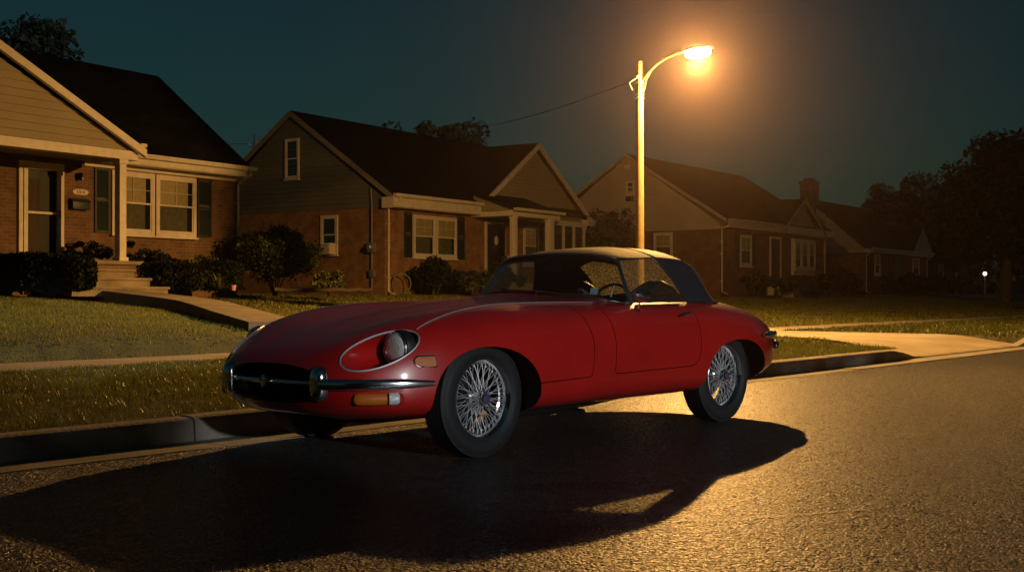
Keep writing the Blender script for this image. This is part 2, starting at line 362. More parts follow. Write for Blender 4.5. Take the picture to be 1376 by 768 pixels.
def section(x, m=44):
    P = np.array([[float(_F[k][0](x)), float(_F[k][1](x))] for k in range(8)])
    # mirrored control points so that the curve crosses the centre line level
    Q = np.vstack([[-P[1][0], P[1][1]], P, [-P[6][0], P[6][1]]])
    out = []; seg = 7; per = m // seg + 1
    for i in range(seg):
        p0, p1, p2, p3 = Q[i], Q[i + 1], Q[i + 2], Q[i + 3]
        d0, d1, d2 = [max(1e-5, np.linalg.norm(b - a)) ** .5 for a, b in ((p0, p1), (p1, p2), (p2, p3))]
        for j in range(per):
            t = j / per; t0, t1, t2, t3 = 0, d0, d0 + d1, d0 + d1 + d2; T = t1 + (t2 - t1) * t
            A1 = (t1 - T) / (t1 - t0) * p0 + (T - t0) / (t1 - t0) * p1; A2 = (t2 - T) / (t2 - t1) * p1 + (T - t1) / (t2 - t1) * p2; A3 = (t3 - T) / (t3 - t2) * p2 + (T - t2) / (t3 - t2) * p3
            B1 = (t2 - T) / (t2 - t0) * A1 + (T - t0) / (t2 - t0) * A2; B2 = (t3 - T) / (t3 - t1) * A2 + (T - t1) / (t3 - t1) * A3
            out.append((t2 - T) / (t2 - t1) * B1 + (T - t1) / (t2 - t1) * B2)
    out.append(P[7]); return np.array(out)

def body_mesh():
    xs = list(np.concatenate([_xs[0] + .036 * (np.linspace(0, 1, 7) ** 1.6), np.linspace(_xs[0] + .05, 3.37, 172), _xs[-1] - .12 * (np.linspace(1, 0, 12) ** 1.7)]))
    vs = []; fs = []; rings = []
    for x in xs:
        h = section(x); h[0][0] = 0; h[-1][0] = 0; ring = []
        for y, z in h: ring.append(len(vs)); vs.append(S(x, -y, z))
        for y, z in h[-2:0:-1]: ring.append(len(vs)); vs.append(S(x, y, z))
        rings.append(ring)
    n = len(rings[0])
    for a, b in zip(rings, rings[1:]):
        for k in range(n): fs.append((a[k], a[(k + 1) % n], b[(k + 1) % n], b[k]))
    for ring, flip in ((rings[0], 1), (rings[-1], 0)):
        c = np.mean([vs[i] for i in ring], axis=0); ci = len(vs); vs.append(tuple(c))
        for k in range(n):
            t = (ring[k], ring[(k + 1) % n], ci); fs.append(t[::-1] if flip else t)
    return vs, fs

vs, fs = body_mesh()
body = mk('body', vs, fs, M['paint'])
bm = bmesh.new(); bm.from_mesh(body.data); bmesh.ops.recalc_face_normals(bm, faces=bm.faces); bm.to_mesh(body.data)
BVH = BVHTree.FromBMesh(bm); bm.free()
def hit(o, d):
    p, n, i, dist = BVH.ray_cast(Vector(o), Vector(d).normalized()); return (p, n)
def side(x, z, sgn=-1, off=0):       # a point on the flank seen from the side (real coordinates in, scaled out)
    p, n = hit((x * SL, sgn * 2, z), (0, -sgn, 0)); return (p + n * off, n) if p else (Vector(S(x, sgn * .8, z)), Vector((0, sgn, 0)))
def front(y, z, off=0):
    p, n = hit((-3, y * SW, z), (1, 0, 0)); return p + n * off, n
def top(x, y, off=0):
    p, n = hit((x * SL, y * SW, 3), (0, 0, -1)); return p + n * off, n

def boolean(o, cutters, op='DIFFERENCE'):
    for c in cutters:
        md = o.modifiers.new('b', 'BOOLEAN'); md.operation = op; md.solver = 'EXACT'; md.object = c; md.material_mode = 'TRANSFER'
        dg = bpy.context.evaluated_depsgraph_get(); me = bpy.data.meshes.new_from_object(o.evaluated_get(dg), depsgraph=dg)
        o.modifiers.clear(); o.data = me
    return o
def temp(mb, material, fn=S):
    o = mb.build('cutter', material, None, fn=fn); return o

cut = []
for sx, r_, cx_, wx_ in ((0, .292, -.02, .372), (2.44, .262, .035, .43)):
    for sg in (-1, 1):
        c = MB(); c.lathe([(0.0001, .36 * sg), (.362, .36 * sg), (.362, .775 * sg), (.0001, .775 * sg)], 72, 'y', (sx, 0, .322)); o = temp(c, M['black'], fn=lambda x, y, z: (x * SL, y, z)); cut.append(o)
        c = MB(); pr = []
        for k in range(64):
            q = 2 * math.pi * k / 64; cs, sn = math.cos(q), math.sin(q); up_ = r_ if sn > 0 else .4
            pr.append((sx + cx_ + wx_ * math.copysign(abs(cs) ** .92, cs), .325 + up_ * math.copysign(abs(sn) ** .92, sn)))
        c.prism_y(pr, .70 * sg, 1.2 * sg); o = temp(c, M['black'], fn=lambda x, y, z: (x * SL, y, z)); cut.append(o)
# air intake
c = MB(); pts = []
for k in range(48):
    q = 2 * math.pi * k / 48; cs, sn = math.cos(q), math.sin(q)
    pts.append((.385 * math.copysign(abs(cs) ** .75, cs), .425 + .108 * math.copysign(abs(sn) ** .8, sn)))
c.prism_x(pts, -1.2, -.62); cut.append(temp(c, M['black']))
# headlamp scoops (tunnels running back along the car)
HC = (.562, .608)
def hoval(q, k=1.0):
    cs, sn = math.cos(q), math.sin(q); a, b = .118 * k, .098 * k; t = R(28)
    u, w = a * cs, b * sn
    return HC[0] + u * math.cos(t) - w * math.sin(t), HC[1] + u * math.sin(t) + w * math.cos(t)
for sg in (-1, 1):
    c = MB(); c.prism_x([(sg * hoval(2 * math.pi * k / 40)[0], hoval(2 * math.pi * k / 40)[1]) for k in range(40)], -1.3, -.40)
    o = temp(c, M['paint']); cut.append(o)
# cockpit
c = MB(); c.prism_y([(1.36, .34), (2.42, .34), (2.50, .62), (2.50, 1.2), (1.36, 1.2)], -.635, .635); cut.append(temp(c, M['black']))
boolean(body, cut)

def part_prism(poly, y0, y1, ins=0):
    """polygon in (x,z), shrunk by ins"""
    P = [Vector((x, z)) for x, z in poly]; n = len(P); Q = []
    ar = sum(P[i].x * P[(i + 1) % n].y - P[(i + 1) % n].x * P[i].y for i in range(n)); sg = 1 if ar > 0 else -1
    for i in range(n):
        a = (P[i] - P[i - 1]).normalized(); b = (P[(i + 1) % n] - P[i]).normalized(); na = Vector((-a.y, a.x)) * sg; nb = Vector((-b.y, b.x)) * sg
        m_ = (na + nb); m_ = m_.normalized() / max(.3, m_.normalized().dot(na)); Q.append(P[i] + m_ * ins)
    c = MB(); c.prism_y([(q.x, q.y) for q in Q], y0, y1); return temp(c, M['black'])
def roundpoly(poly, rad):
    out = []; n = len(poly)
    for i in range(n):
        p0, p1, p2 = Vector(poly[i - 1]), Vector(poly[i]), Vector(poly[(i + 1) % n]); r_ = rad[i] if isinstance(rad, list) else rad
        if r_ <= 0: out.append(tuple(p1)); continue
        a = p1 + (p0 - p1).normalized() * r_; b = p1 + (p2 - p1).normalized() * r_
        for k in range(6):
            t = k / 5; out.append(tuple(a * (1 - t) ** 2 + p1 * 2 * t * (1 - t) + b * t * t))
    return out
door_poly = roundpoly([(1.035, 1.3), (1.045, .79), (1.06, .64), (1.02, .417), (1.93, .428), (1.99, .61), (1.97, 1.3)], [0, .05, .06, .035, .10, .08, 0])
bon_poly = roundpoly([(-1.5, .02), (.29, .02), (.29, .398), (.80, .412), (.845, .62), (.815, .80), (.80, 1.4), (-1.5, 1.4)], [0, 0, .03, .03, .06, .05, 0, 0])
doors = []
for sg in (-1, 1):
    d = bpy.data.objects.new('door', body.data.copy()); COL.objects.link(d)
    boolean(d, [part_prism(door_poly, sg * .66, sg * 1.2, .0028)], 'INTERSECT'); doors.append(d)
bonnet = bpy.data.objects.new('bonnet', body.data.copy()); COL.objects.link(bonnet)
boolean(bonnet, [part_prism(bon_poly, -1.3, 1.3, .0028)], 'INTERSECT')
boolean(body, [part_prism(door_poly, -1.25, -.655, -.0028), part_prism(door_poly, .655, 1.25, -.0028), part_prism(bon_poly, -1.3, 1.3, -.0028)])
for o in [o for o in bpy.data.objects if o.name.startswith('cutter')]: bpy.data.objects.remove(o)
# smooth shading taken from the uncut shell, so cuts leave no dents in the highlights
for o in [body, bonnet] + doors:
    me = o.data; o.parent = CAR
    me.polygons.foreach_set('use_smooth', [True] * len(me.polygons)); me.set_sharp_from_angle(angle=R(32))
    nl = [0.0] * (len(me.loops) * 3); me.corner_normals.foreach_get('vector', nl) if hasattr(me, 'corner_normals') else None
    nn = []
    for p in me.polygons:
        paint = me.materials[p.material_index].name.startswith('red_paint')
        for li in p.loop_indices:
            v = Vector(nl[li * 3:li * 3 + 3])
            if paint:
                co = me.vertices[me.loops[li].vertex_index].co; q, n_, _, dd = BVH.find_nearest(co)
                if q is not None and dd < .0015 and p.normal.dot(n_) > .8:
                    v = None; nn.append((li, co)); continue
            nn.append(v)
    # exact smooth normals: blend of the shell's face normals near the point
    res = []
    for e in nn:
        if isinstance(e, tuple):
            co = e[1]; acc = Vector()
            for q, n_, i_, dd in BVH.find_nearest_range(co, .03): acc += n_ * max(0.0, .032 - dd)
            res.append(acc.normalized() if acc.length > 0 else Vector((0, 0, 1)))
        else: res.append(e)
    me.normals_split_custom_set([tuple(v) for v in res])
door_r = doors[1]

# ---- chrome ring round each scoop, lamp inside
for sg in (-1, 1):
    ring = []
    for k in range(48):
        y, z = hoval(2 * math.pi * k / 48, 1.0); p, n = front(sg * y, z); ring.append(p + n * .002)
    b = MB(); b.tube(ring, .0058, 8, closed=True); b.build('headlight_surround', M['satin'], CAR, smooth=True)
    c = S(-.498, sg * .578, .618)
    b = MB(); b.lathe([(.001, .07), (.06, .06), (.086, .0), (.092, -.012), (.088, -.022), (.082, -.018)], 40, 'x', c); hl = b.build('headlight', M['chrome'], CAR, smooth=True)
    b = MB(); b.lathe([(.082, -.014), (.072, -.030), (.05, -.040), (.02, -.0445), (.0005, -.045)], 40, 'x', c); b.build('lens', M['reflector'], hl, smooth=True)
    # bowl behind the lamp
    b = MB(); b.lathe([(.092, -.004), (.098, .01), (.098, .05), (.001, .09)], 32, 'x', c); b.build('lamp_bowl', M['rubber_trim'], hl, smooth=True)
    # bright beading on the fender seam
    pts = []
    for k in range(40):
        t = k / 39; x = -.395 + t * 1.52; y = .615 - .02 * t - .045 * math.sin(t * 3.14); p, n = top(x, sg * y); pts.append(p + n * .0015)
    b = MB(); b.tube(pts, [.0042 - .0025 * k / 39 for k in range(40)], 6); b.build('fender_beading', M['satin'], CAR, smooth=True)
    # quarter bumper
    pts = []; rr = []
    for k in range(34):
        t = k / 33; p = n = None
        if k < 12:
            y_ = .355 + (.515 - .355) * (k / 12); p2, n2 = front(sg * y_, .437); p = p2; n = n2
        else: p, n = side(-.745 + (k - 12) / 21 * .345, .437, sg)
        pts.append(p + n * .022); rr.append(.030 * (1 - .55 * (max(0, t - .5) / .5) ** 1.5))
    # even out the corner
    for _ in range(4): pts = [pts[0]] + [(pts[i - 1] + pts[i] * 2 + pts[i + 1]) / 4 for i in range(1, len(pts) - 1)] + [pts[-1]]
    b = MB(); b.tube(pts, rr, 12, flat=.55, up=(0, 0, 1)); b.build('front_bumper', M['chrome'], CAR, smooth=True, angle=60)
    # overrider: tall rounded horn
    p, n = front(sg * .372, .437); b = MB(); V_ = []; F_ = []; nn_ = 20; mm_ = 17
    for i_ in range(mm_):
        t = i_ / (mm_ - 1) * 2 - 1; k_ = max(0.02, 1 - abs(t) ** 3.4) ** .5; z_ = .437 + t * .094; dd = .052 * k_; ww = .049 * max(.12, k_)
        for q_ in range(nn_):
            a = 2 * math.pi * q_ / nn_; V_.append((p.x + .012 - dd * math.copysign(abs(math.cos(a)) ** .75, math.cos(a)), p.y + ww * math.copysign(abs(math.sin(a)) ** .7, math.sin(a)) - sg * .12 * (dd * math.cos(a)), z_))
    for i_ in range(mm_ - 1):
        for q_ in range(nn_): F_.append((i_ * nn_ + q_, i_ * nn_ + (q_ + 1) % nn_, (i_ + 1) * nn_ + (q_ + 1) % nn_, (i_ + 1) * nn_ + q_))
    F_ += [tuple(range(nn_)), tuple(range((mm_ - 1) * nn_, mm_ * nn_))]; b.add(V_, F_)
    b.build('overrider', M['chrome'], CAR, smooth=True, angle=60)
    # indicator and side lamp under the bumper
    b = MB(); b2 = MB(); b3 = MB(); A = []
    for k in range(24):
        t = k / 23; p, n = side(-.745 + t * .215, .362, sg); A.append((p + n * .008, n))
    for _ in range(3): A = [A[0]] + [((A[i - 1][0] + A[i][0] * 2 + A[i + 1][0]) / 4, A[i][1]) for i in range(1, 23)] + [A[-1]]
    pp = [a[0] for a in A]
    b.tube(pp[:14], [.026] + [.033] * 13, 14, flat=.7, up=(0, 0, 1)); lampo = b.build('indicator_lamp', M['amber'], CAR, smooth=True, angle=60)
    b2.tube(pp[14:20], [.033] * 4 + [.031, .025], 14, flat=.7, up=(0, 0, 1)); b2.build('clear_lens', M['clear'], lampo, smooth=True, angle=60)
    b3.tube(pp[19:22], [.031, .028, .012], 14, flat=.8, up=(0, 0, 1)); b3.build('red_lens', M['redlens'], lampo, smooth=True, angle=60)
    # side marker
    def shape(x0, x1, z0, z1, n=10):
        o_ = [(x1, z0), (x1, z1)]; zc = (z0 + z1) / 2; h = (z1 - z0) / 2
        for k in range(n + 1):
            a = math.pi / 2 + math.pi * k / n; o_.append((x0 + h + h * math.cos(a) * 1.1, zc + h * math.sin(a)))
        return o_
    sh = shape(-.485, -.372, .522, .578); b = MB(); b.tube([side(x, z, sg, .006)[0] for x, z in sh], .005, 6, closed=True); mk_ = b.build('side_marker', M['chrome'], CAR, smooth=True)
    b = MB(); ctr, nrm = side(-.43, .55, sg, .011); vsx = [side(x, z, sg, .006)[0] for x, z in sh]; n_ = len(vsx)
    b.add(vsx + [ctr], [(i, (i + 1) % n_, n_) for i in range(n_)]); b.build('marker_lens', M['amber'], mk_, smooth=True)
    # door handle
    p, n = side(1.76, .752, sg, .004); p2, n2 = side(1.90, .766, sg, .02); p1, _ = side(1.84, .76, sg, .028); p3, _ = side(1.905, .766, sg, .0)
    b = MB(); b.tube([p, p1, p2, p3], [.006, .010, .012, .010], 8); b.build('door_handle', M['chrome'], doors[0 if sg < 0 else 1], smooth=True)
    # rear quarter bumper and tail lamp
    pts = [side(2.83 + .058 * k, .600 - .0012 * k, sg, .02)[0] for k in range(10)]
    yy = [.48, .42, .36, .31]
    for y in yy:
        q, nq = hit((6, sg * y * SW, .588), (-1, 0, 0)); pts.append(q + nq * .03)
    for _ in range(3): pts = [pts[0]] + [(pts[i - 1] + pts[i] * 2 + pts[i + 1]) / 4 for i in range(1, len(pts) - 1)] + [pts[-1]]
    b = MB(); b.tube(pts, [.014, .020, .026] + [.030] * (len(pts) - 3), 12, flat=.7, up=(0, 0, 1)); b.build('rear_bumper', M['chrome'], CAR, smooth=True, angle=60)
    pts = [side(3.18 + .04 * k, .515, sg, .012)[0] for k in range(6)]; b = MB(); b.tube(pts, [.02, .032, .034, .034, .034, .028], 12, flat=.7, up=(0, 0, 1)); tl = b.build('tail_lamp', M['redlens'], CAR, smooth=True, angle=60)
    b = MB(); b.ball(tuple(side(3.16, .515, sg, .018)[0]), .02, .014, .022); b.build('lamp_bezel', M['chrome'], tl, smooth=True)
    q, nq = hit((6, sg * .33 * SW, .55), (-1, 0, 0)); b = MB(); b.tube([q + Vector((.045, 0, -.10)), q + Vector((.075, 0, -.03)), q + Vector((.075, 0, .03)), q + Vector((.04, 0, .085))], [.018, .032, .032, .018], 12); b.build('overrider', M['chrome'], CAR, smooth=True)
    # chrome capping along the door top
    pts = [top(1.45 + .06 * k, sg * .685, .004)[0] for k in range(9)]
    b = MB(); b.tube(pts, .007, 6, flat=1.6, up=(0, 0, 1)); b.build('door_capping', M['rubber_trim'], CAR, smooth=True)

# cross bar with round badge in the air intake
b = MB(); pts = []
for k in range(25):
    y = -.36 + .72 * k / 24; pts.append(Vector((_xs[0] * SL - .012 + .10 * (abs(y) / .36) ** 2.2 * .45, y * SW, .437)))
b.tube(pts, .0125, 10, flat=.7, up=(0, 0, 1)); bar = b.build('grille_bar', M['chrome'], CAR, smooth=True)
b = MB(); b.lathe([(.001, .02), (.024, .02), (.030, .012), (.034, .0), (.034, -.01), (.028, -.016), (.024, -.010), (.001, -.012)], 28, 'x', ((_xs[0] - .02) * SL - .012, 0, .437)); b.build('badge', M['chrome'], bar, smooth=True, angle=30)
b = MB()
for sg in (-1, 1): b.tube([(-.90, sg * .33, .335), (-.93, sg * .18, .325), (-.94, 0, .322)], .004, 5)
# undertray, sills and exhaust hints below the floor
b = MB(); b.box(.42, 1.98, -.42, .42, .20, .235).box(-.45, .35, -.32, .32, .19, .24); b.box(2.1, 2.9, -.25, .25, .20, .26)
b.tube([(.5, -.42, .165), (1.4, -.36, .185), (2.0, -.25, .20), (3.2, -.12, .25), (3.4, -.10, .27)], .024, 8)
b.build('undertray', M['black'], CAR, fn=S)

# ---- wheels
def wheel(x, sg):
    y = sg * .70; r = .327; c = (x * SL, y, r); o = sg     # y of tyre middle (already scaled)
    b = MB(); b.lathe([(.001, -.03 * o), (.13, -.03 * o), (.15, -.05 * o), (.15, -.10 * o), (.001, -.10 * o)], 40, 'y', c); b.tube([(c[0], c[1] - o * .05, c[2]), (c[0], c[1] - o * .36, c[2])], .03, 8)
    w = b.build('wheel', M['rubber_trim'], CAR, smooth=True)
    pr = [(.205, -.06), (.215, -.078), (.25, -.090), (.285, -.090), (.305, -.082), (.318, -.068)]
    for k in range(5):
        h = -.056 + k * .028; pr += [(.3275, h - .011), (.3275, h + .011), (.321, h + .0125), (.321, h + .0155)] if k < 4 else [(.3275, h - .011), (.3275, h + .011)]
    pr += [(.318, .068), (.308, .080), (.300, .0835), (.297, .0860), (.285, .0895), (.262, .091), (.240, .0885), (.238, .086), (.222, .082), (.213, .074), (.205, .06)]
    pr = [(a, h * o) for a, h in pr]
    b = MB(); b.lathe(pr, 96, 'y', c); b.build('tyre', M['rubber'], w, smooth=True, angle=50)
    pr = [(.219, .072), (.221, .080), (.217, .083), (.212, .078), (.205, .066), (.198, .058), (.195, .02), (.186, .015), (.184, -.03), (.196, -.05), (.205, -.07), (.209, -.07)]
    b = MB(); b.lathe([(a, h * o) for a, h in pr], 96, 'y', c); b.build('rim', M['chrome'], w, smooth=True, angle=50)
    b = MB()
    def P(rad, a, h): return Vector((c[0] + rad * math.cos(a), c[1] + h * o, c[2] + rad * math.sin(a)))
    for k in range(36):      # outer and inner rows, laced in crossing pairs
        a = 2 * math.pi * k / 36; s_ = 1 if k % 2 else -1
        b.tube([P(.040, a + s_ * .42, .060), P(.191, a + .02 * s_, .030)], .0019, 5)
        b.tube([P(.046, a - s_ * .35, .005), P(.197, a + .087, .045)], .0018, 5)
        b.tube([P(.191, a + .02 * s_, .030), P(.178, a + .02 * s_ - .03 * s_, .033)], .0034, 5)
    b.build('spokes', M['satin'], w)
    b = MB(); b.lathe([(.001, .0), (.052, .0), (.052, .012), (.040, .02), (.036, .05), (.044, .066), (.042, .074), (.030, .078), (.001, .078)], 36, 'y', c)
    b2 = [(a * 1, h) for a, h in ()]
    hub = b.build('hub', M['chrome'], w, smooth=True, angle=35)
    if o < 0:
        for vtx in hub.data.vertices: vtx.co.y = c[1] - (vtx.co.y - c[1])
        hub.data.flip_normals()
    b = MB(); b.lathe([(.030, .074 * o), (.034, .084 * o), (.033, .096 * o), (.026, .102 * o), (.024, .100 * o), (.001, .100 * o)], 28, 'y', c)
    for k in range(2):       # two-eared knock-off nut
        a = math.radians(-62 if k == 0 else 118) if x < 1 else math.radians(20 + 180 * k)
        b.tube([P(.020, a, .088), P(.045, a, .098), P(.066, a, .104), P(.074, a, .104)], [.014, .013, .010, .004], 8, flat=.6, up=(0, 1, 0))
    b.build('knock_off_nut', M['chrome'], w, smooth=True, angle=45)
    b = MB(); b.lathe([(.024, .1005 * o), (.015, .1035 * o), (.001, .104 * o)], 24, 'y', c); b.build('hub_cap_badge', M['purple'], w, smooth=True)
    return w
for x in (0, 2.44):
    for sg in (-1, 1): wheel(x, sg)

# ---- soft top: one skin from the screen header to the rear deck, openings left for glass
zc = pchip([1.53, 1.62, 1.75, 1.95, 2.2, 2.34, 2.43, 2.55, 2.64], [1.182, 1.205, 1.225, 1.238, 1.236, 1.212, 1.155, 1.0, .872])
zd = pchip([1.53, 1.62, 1.95, 2.2, 2.34, 2.43, 2.55, 2.64], [1.125, 1.138, 1.155, 1.145, 1.11, 1.055, .94, .855])
ydr = pchip([1.53, 1.95, 2.3, 2.5, 2.64], [.475, .505, .51, .50, .47])
xb = pchip([1.53, 1.90, 2.2, 2.45, 2.64], [1.46, 2.07, 2.23, 2.40, 2.53])
def top_pt(X, v):
    """v 0 centre, .6 drip edge, 1 belt; X the station on the roof line"""
    z0, z1, yd, x1 = float(zc(X)), float(zd(X)), float(ydr(X)), float(xb(X))
    if v <= .6:
        a = v / .6 * math.pi / 2; y = yd * math.sin(a) ** .92; k = 1 - (y / yd) ** 2.6 if y < yd else 0
        return (X + .045 * (1 - (v / .6)) * (-1 if X < 1.7 else 0), y, z1 + (z0 - z1) * k)
    t = (v - .6) / .4; yb = .665 - .06 * max(0, (X - 2.3) / .4); zb = .842 - .0 * t
    zb = min(zb, z1 - .001)
    y = yd + (yb - yd) * (t ** .85); z = z1 + (zb - z1) * t; x = X + (x1 - X) * t ** .7
    return (x, y, z)
US = list(np.linspace(1.53, 1.90, 13)) + list(np.linspace(1.90, 2.64, 26))[1:]
VS = [0, .06, .12, .18, .24, .30, .36, .42, .47, .51, .54, .57, .59, .60, .62, .66, .72, .79, .86, .93, 1.0]
iB = 12
def grid_part(us, vs_, off=0, keep=None, sides=(-1, 1)):
    v = []; f = []
    for sg in sides:
        k0 = len(v)
        for X in us:
            for q in vs_:
                x, y, z = top_pt(X, q); v.append(S(x, sg * (y + off * (.3 if q < .5 else 1)), z + off))
        n = len(vs_)
        for i in range(len(us) - 1):
            for j in range(n - 1):
                if keep and not keep(i, j): continue
                q = (k0 + i * n + j, k0 + (i + 1) * n + j, k0 + (i + 1) * n + j + 1, k0 + i * n + j + 1); f.append(q if sg < 0 else q[::-1])
    return v, f
jd = VS.index(.60)
def keep_top(i, j):
    if i < iB and j >= jd: return False           # side glass
    if 2.37 < US[i] and US[i + 1] < 2.615 and VS[j + 1] <= .425: return False   # rear window
    return True
v_, f_ = grid_part(US, VS, 0, keep_top)
so = mk('soft_top', v_, f_, M['cloth'], CAR, smooth=True)
bm = bmesh.new(); bm.from_mesh(so.data); bmesh.ops.remove_doubles(bm, verts=bm.verts, dist=1e-4); bmesh.ops.delete(bm, geom=[v for v in bm.verts if not v.link_faces], context='VERTS'); bmesh.ops.recalc_face_normals(bm, faces=bm.faces); bm.to_mesh(so.data); bm.free()
md = so.modifiers.new('s', 'SOLIDIFY'); md.thickness = .012; md.offset = 0
md = so.modifiers.new('b', 'BEVEL'); md.width = .003; md.segments = 2; md.limit_method = 'ANGLE'
# rear plastic window
v_, f_ = grid_part([u for u in US if 2.34 < u < 2.64], [q for q in VS if q <= .43], -.004); mk('rear_window', v_, f_, M['plastic_win'], CAR, smooth=True)
# seams and hood bows
for X in (1.93, 2.26):
    b = MB(); b.tube([Vector(S(*[(a if i else a) for i, a in enumerate((top_pt(X, q)[0], sg_ * top_pt(X, q)[1], top_pt(X, q)[2] + .005))])) for sg_, q in [(-1, q) for q in reversed(VS[:jd + 1])] + [(1, q) for q in VS[1:jd + 1]]], .0045, 5, flat=.5, up=(0, 0, 1)); b.build('seam', M['cloth'], so, smooth=True)
# cloth piping where the hood meets the deck, with a chrome bead
pts = [Vector(S(top_pt(X, 1)[0], -top_pt(X, 1)[1], top_pt(X, 1)[2] + .004)) for X in np.linspace(1.92, 2.64, 12)]
pts2 = [Vector(S(top_pt(2.64, q)[0], -top_pt(2.64, q)[1], top_pt(2.64, q)[2] + .004)) for q in reversed(VS)]
half = pts + pts2[1:]; full = half + [Vector((p.x, -p.y, p.z)) for p in reversed(half[:-1])]
b = MB(); b.tube(full, .007, 6); b.build('hood_bead', M['chrome'], so, smooth=True)

# side glass with chrome frame
for sg, dr in ((-1, doors[0]), (1, doors[1])):
    v_, f_ = grid_part(US[:iB + 1], VS[jd:], -.002, sides=(sg,)); mk('side_window', v_, f_, M['sideglass'], CAR, smooth=True)
    b = MB(); fr = [Vector(S(top_pt(1.90, q)[0], sg * top_pt(1.90, q)[1], top_pt(1.90, q)[2])) for q in reversed(VS[jd:])]
    b.tube(fr, .005, 6); b.build('window_frame', M['chrome'], CAR, smooth=True)

# windscreen
yb_ = [0, .2, .38, .52, .60, .628]; xb_ = [1.12, 1.135, 1.195, 1.30, 1.405, 1.475]
bx_ = pchip(yb_, xb_); tx_ = pchip([0, .25, .40, .475], [1.475, 1.492, 1.515, 1.545]); tz_ = pchip([0, .25, .40, .475], [1.178, 1.172, 1.155, 1.132])
def ws(a, t):      # a -1..1 across, t 0 base 1 header
    y0 = .628 * abs(a) ** 1.0; y1 = .475 * abs(a); x0 = float(bx_(y0)); x1 = float(tx_(y1)); p0, _ = top(x0, min(y0, .62)); z0 = p0.z - .006; z1 = float(tz_(y1))
    s_ = 1 if a >= 0 else -1
    return Vector(S(x0 + (x1 - x0) * t - .018 * math.sin(math.pi * t), s_ * (y0 + (y1 - y0) * t + .01 * math.sin(math.pi * t)), z0 + (z1 - z0) * t))
AA = np.linspace(-1, 1, 33); TT = np.linspace(0, 1, 9)
v_ = [ws(a, t) for a in AA for t in TT]; f_ = [(i * 9 + j, (i + 1) * 9 + j, (i + 1) * 9 + j + 1, i * 9 + j + 1) for i in range(32) for j in range(8)]
wsc = mk('windscreen', v_, f_, M['autoglass'], CAR, smooth=True)
b = MB(); b.tube([ws(a, 1.0) + Vector((-.006, 0, .004)) for a in AA], .010, 8, flat=1.3, up=(0, 0, 1)); b.build('header_rail', M['chrome'], wsc, smooth=True)
for sg in (-1, 1):
    b = MB(); b.tube([ws(sg * 1.0, t) + Vector((.002, sg * .004, 0)) for t in TT], [.017, .017, .016, .016, .015, .015, .014, .014, .013], 10, flat=.8, up=(1, 0, 0)); b.build('windscreen_pillar', M['chrome'], wsc, smooth=True)
b = MB(); b.tube([ws(a, .0) + Vector((-.004, 0, .010)) for a in AA], .010, 8, flat=1.2); b.build('screen_seal', M['rubber_trim'], wsc, smooth=True)
b = MB(); b.tube([ws(a, .0) + Vector((-.014, 0, .006)) for a in AA if a < -.62], .0065, 6); b.build('screen_trim', M['chrome'], wsc, smooth=True)
b = MB(); b.tube([ws(a, .93) + Vector((.01, 0, 0)) for a in AA], .02, 8, flat=.4, up=(0, 0, 1)); b.build('sun_shade_rail', M['black'], wsc, smooth=True)
# wipers
for a0, a1, t1 in ((-.30, -.78, .10), (.15, -.34, .10), (.62, .16, .10)):
    piv = ws(a0, .0) + Vector((-.05, 0, .012)); tip = ws(a1, t1) + Vector((-.012, 0, .004)); mid = ws((a0 + a1) / 2, .045) + Vector((-.02, 0, .012))
    b = MB(); b.tube([piv - Vector((0, 0, .01)), piv + Vector((0, 0, .02)), (piv + mid) / 2 + Vector((-.004, 0, .010)), mid], [.008, .007, .005, .004], 6); wa = b.build('wiper', M['chrome'], CAR, smooth=True)
    b = MB(); b.tube([ws(a0 + (a1 - a0) * (.12 + .95 * t / 10), .045 + (t1 - .045) * abs(t / 10)) + Vector((-.010, 0, .002)) for t in range(11)], .0055, 6); b.build('wiper_blade', M['rubber_trim'], wa, smooth=True)
# mirrors
p, n = top(1.40, -.735); b = MB(); b.tube([p, p + Vector((-.035, -.055, .085))], .007, 8); b.lathe([(.022, 0), (.018, .006), (.006, .012)], 16, 'z', tuple(p - Vector((0, 0, .003))))
mir = b.build('door_mirror', M['chrome'], CAR, smooth=True)
h = p + Vector((-.035, -.065, .10)); b = MB(); b.lathe([(.0005, -.105), (.018, -.108), (.033, -.08), (.045, -.03), (.048, 0.0), (.045, .003), (.0005, .001)], 24, 'x', tuple(h + Vector((.02, 0, 0)))); b.build('mirror_shell', M['chrome'], mir, smooth=True, angle=50)
b = MB(); b.ball(S(1.50, 0.0, 1.085), .012, .085, .028); b.tube([S(1.50, 0, 1.085), S(1.49, 0, 1.16)], .006, 6); b.build('rear_view_mirror', M['rubber_trim'], CAR, smooth=True)
# small lock and badge marks on the flank
b = MB(); b.ball(tuple(side(1.10, .725, -1, .001)[0]), .014, .006, .006, 10, 6); b.build('door_lock', M['chrome'], doors[0], smooth=True)

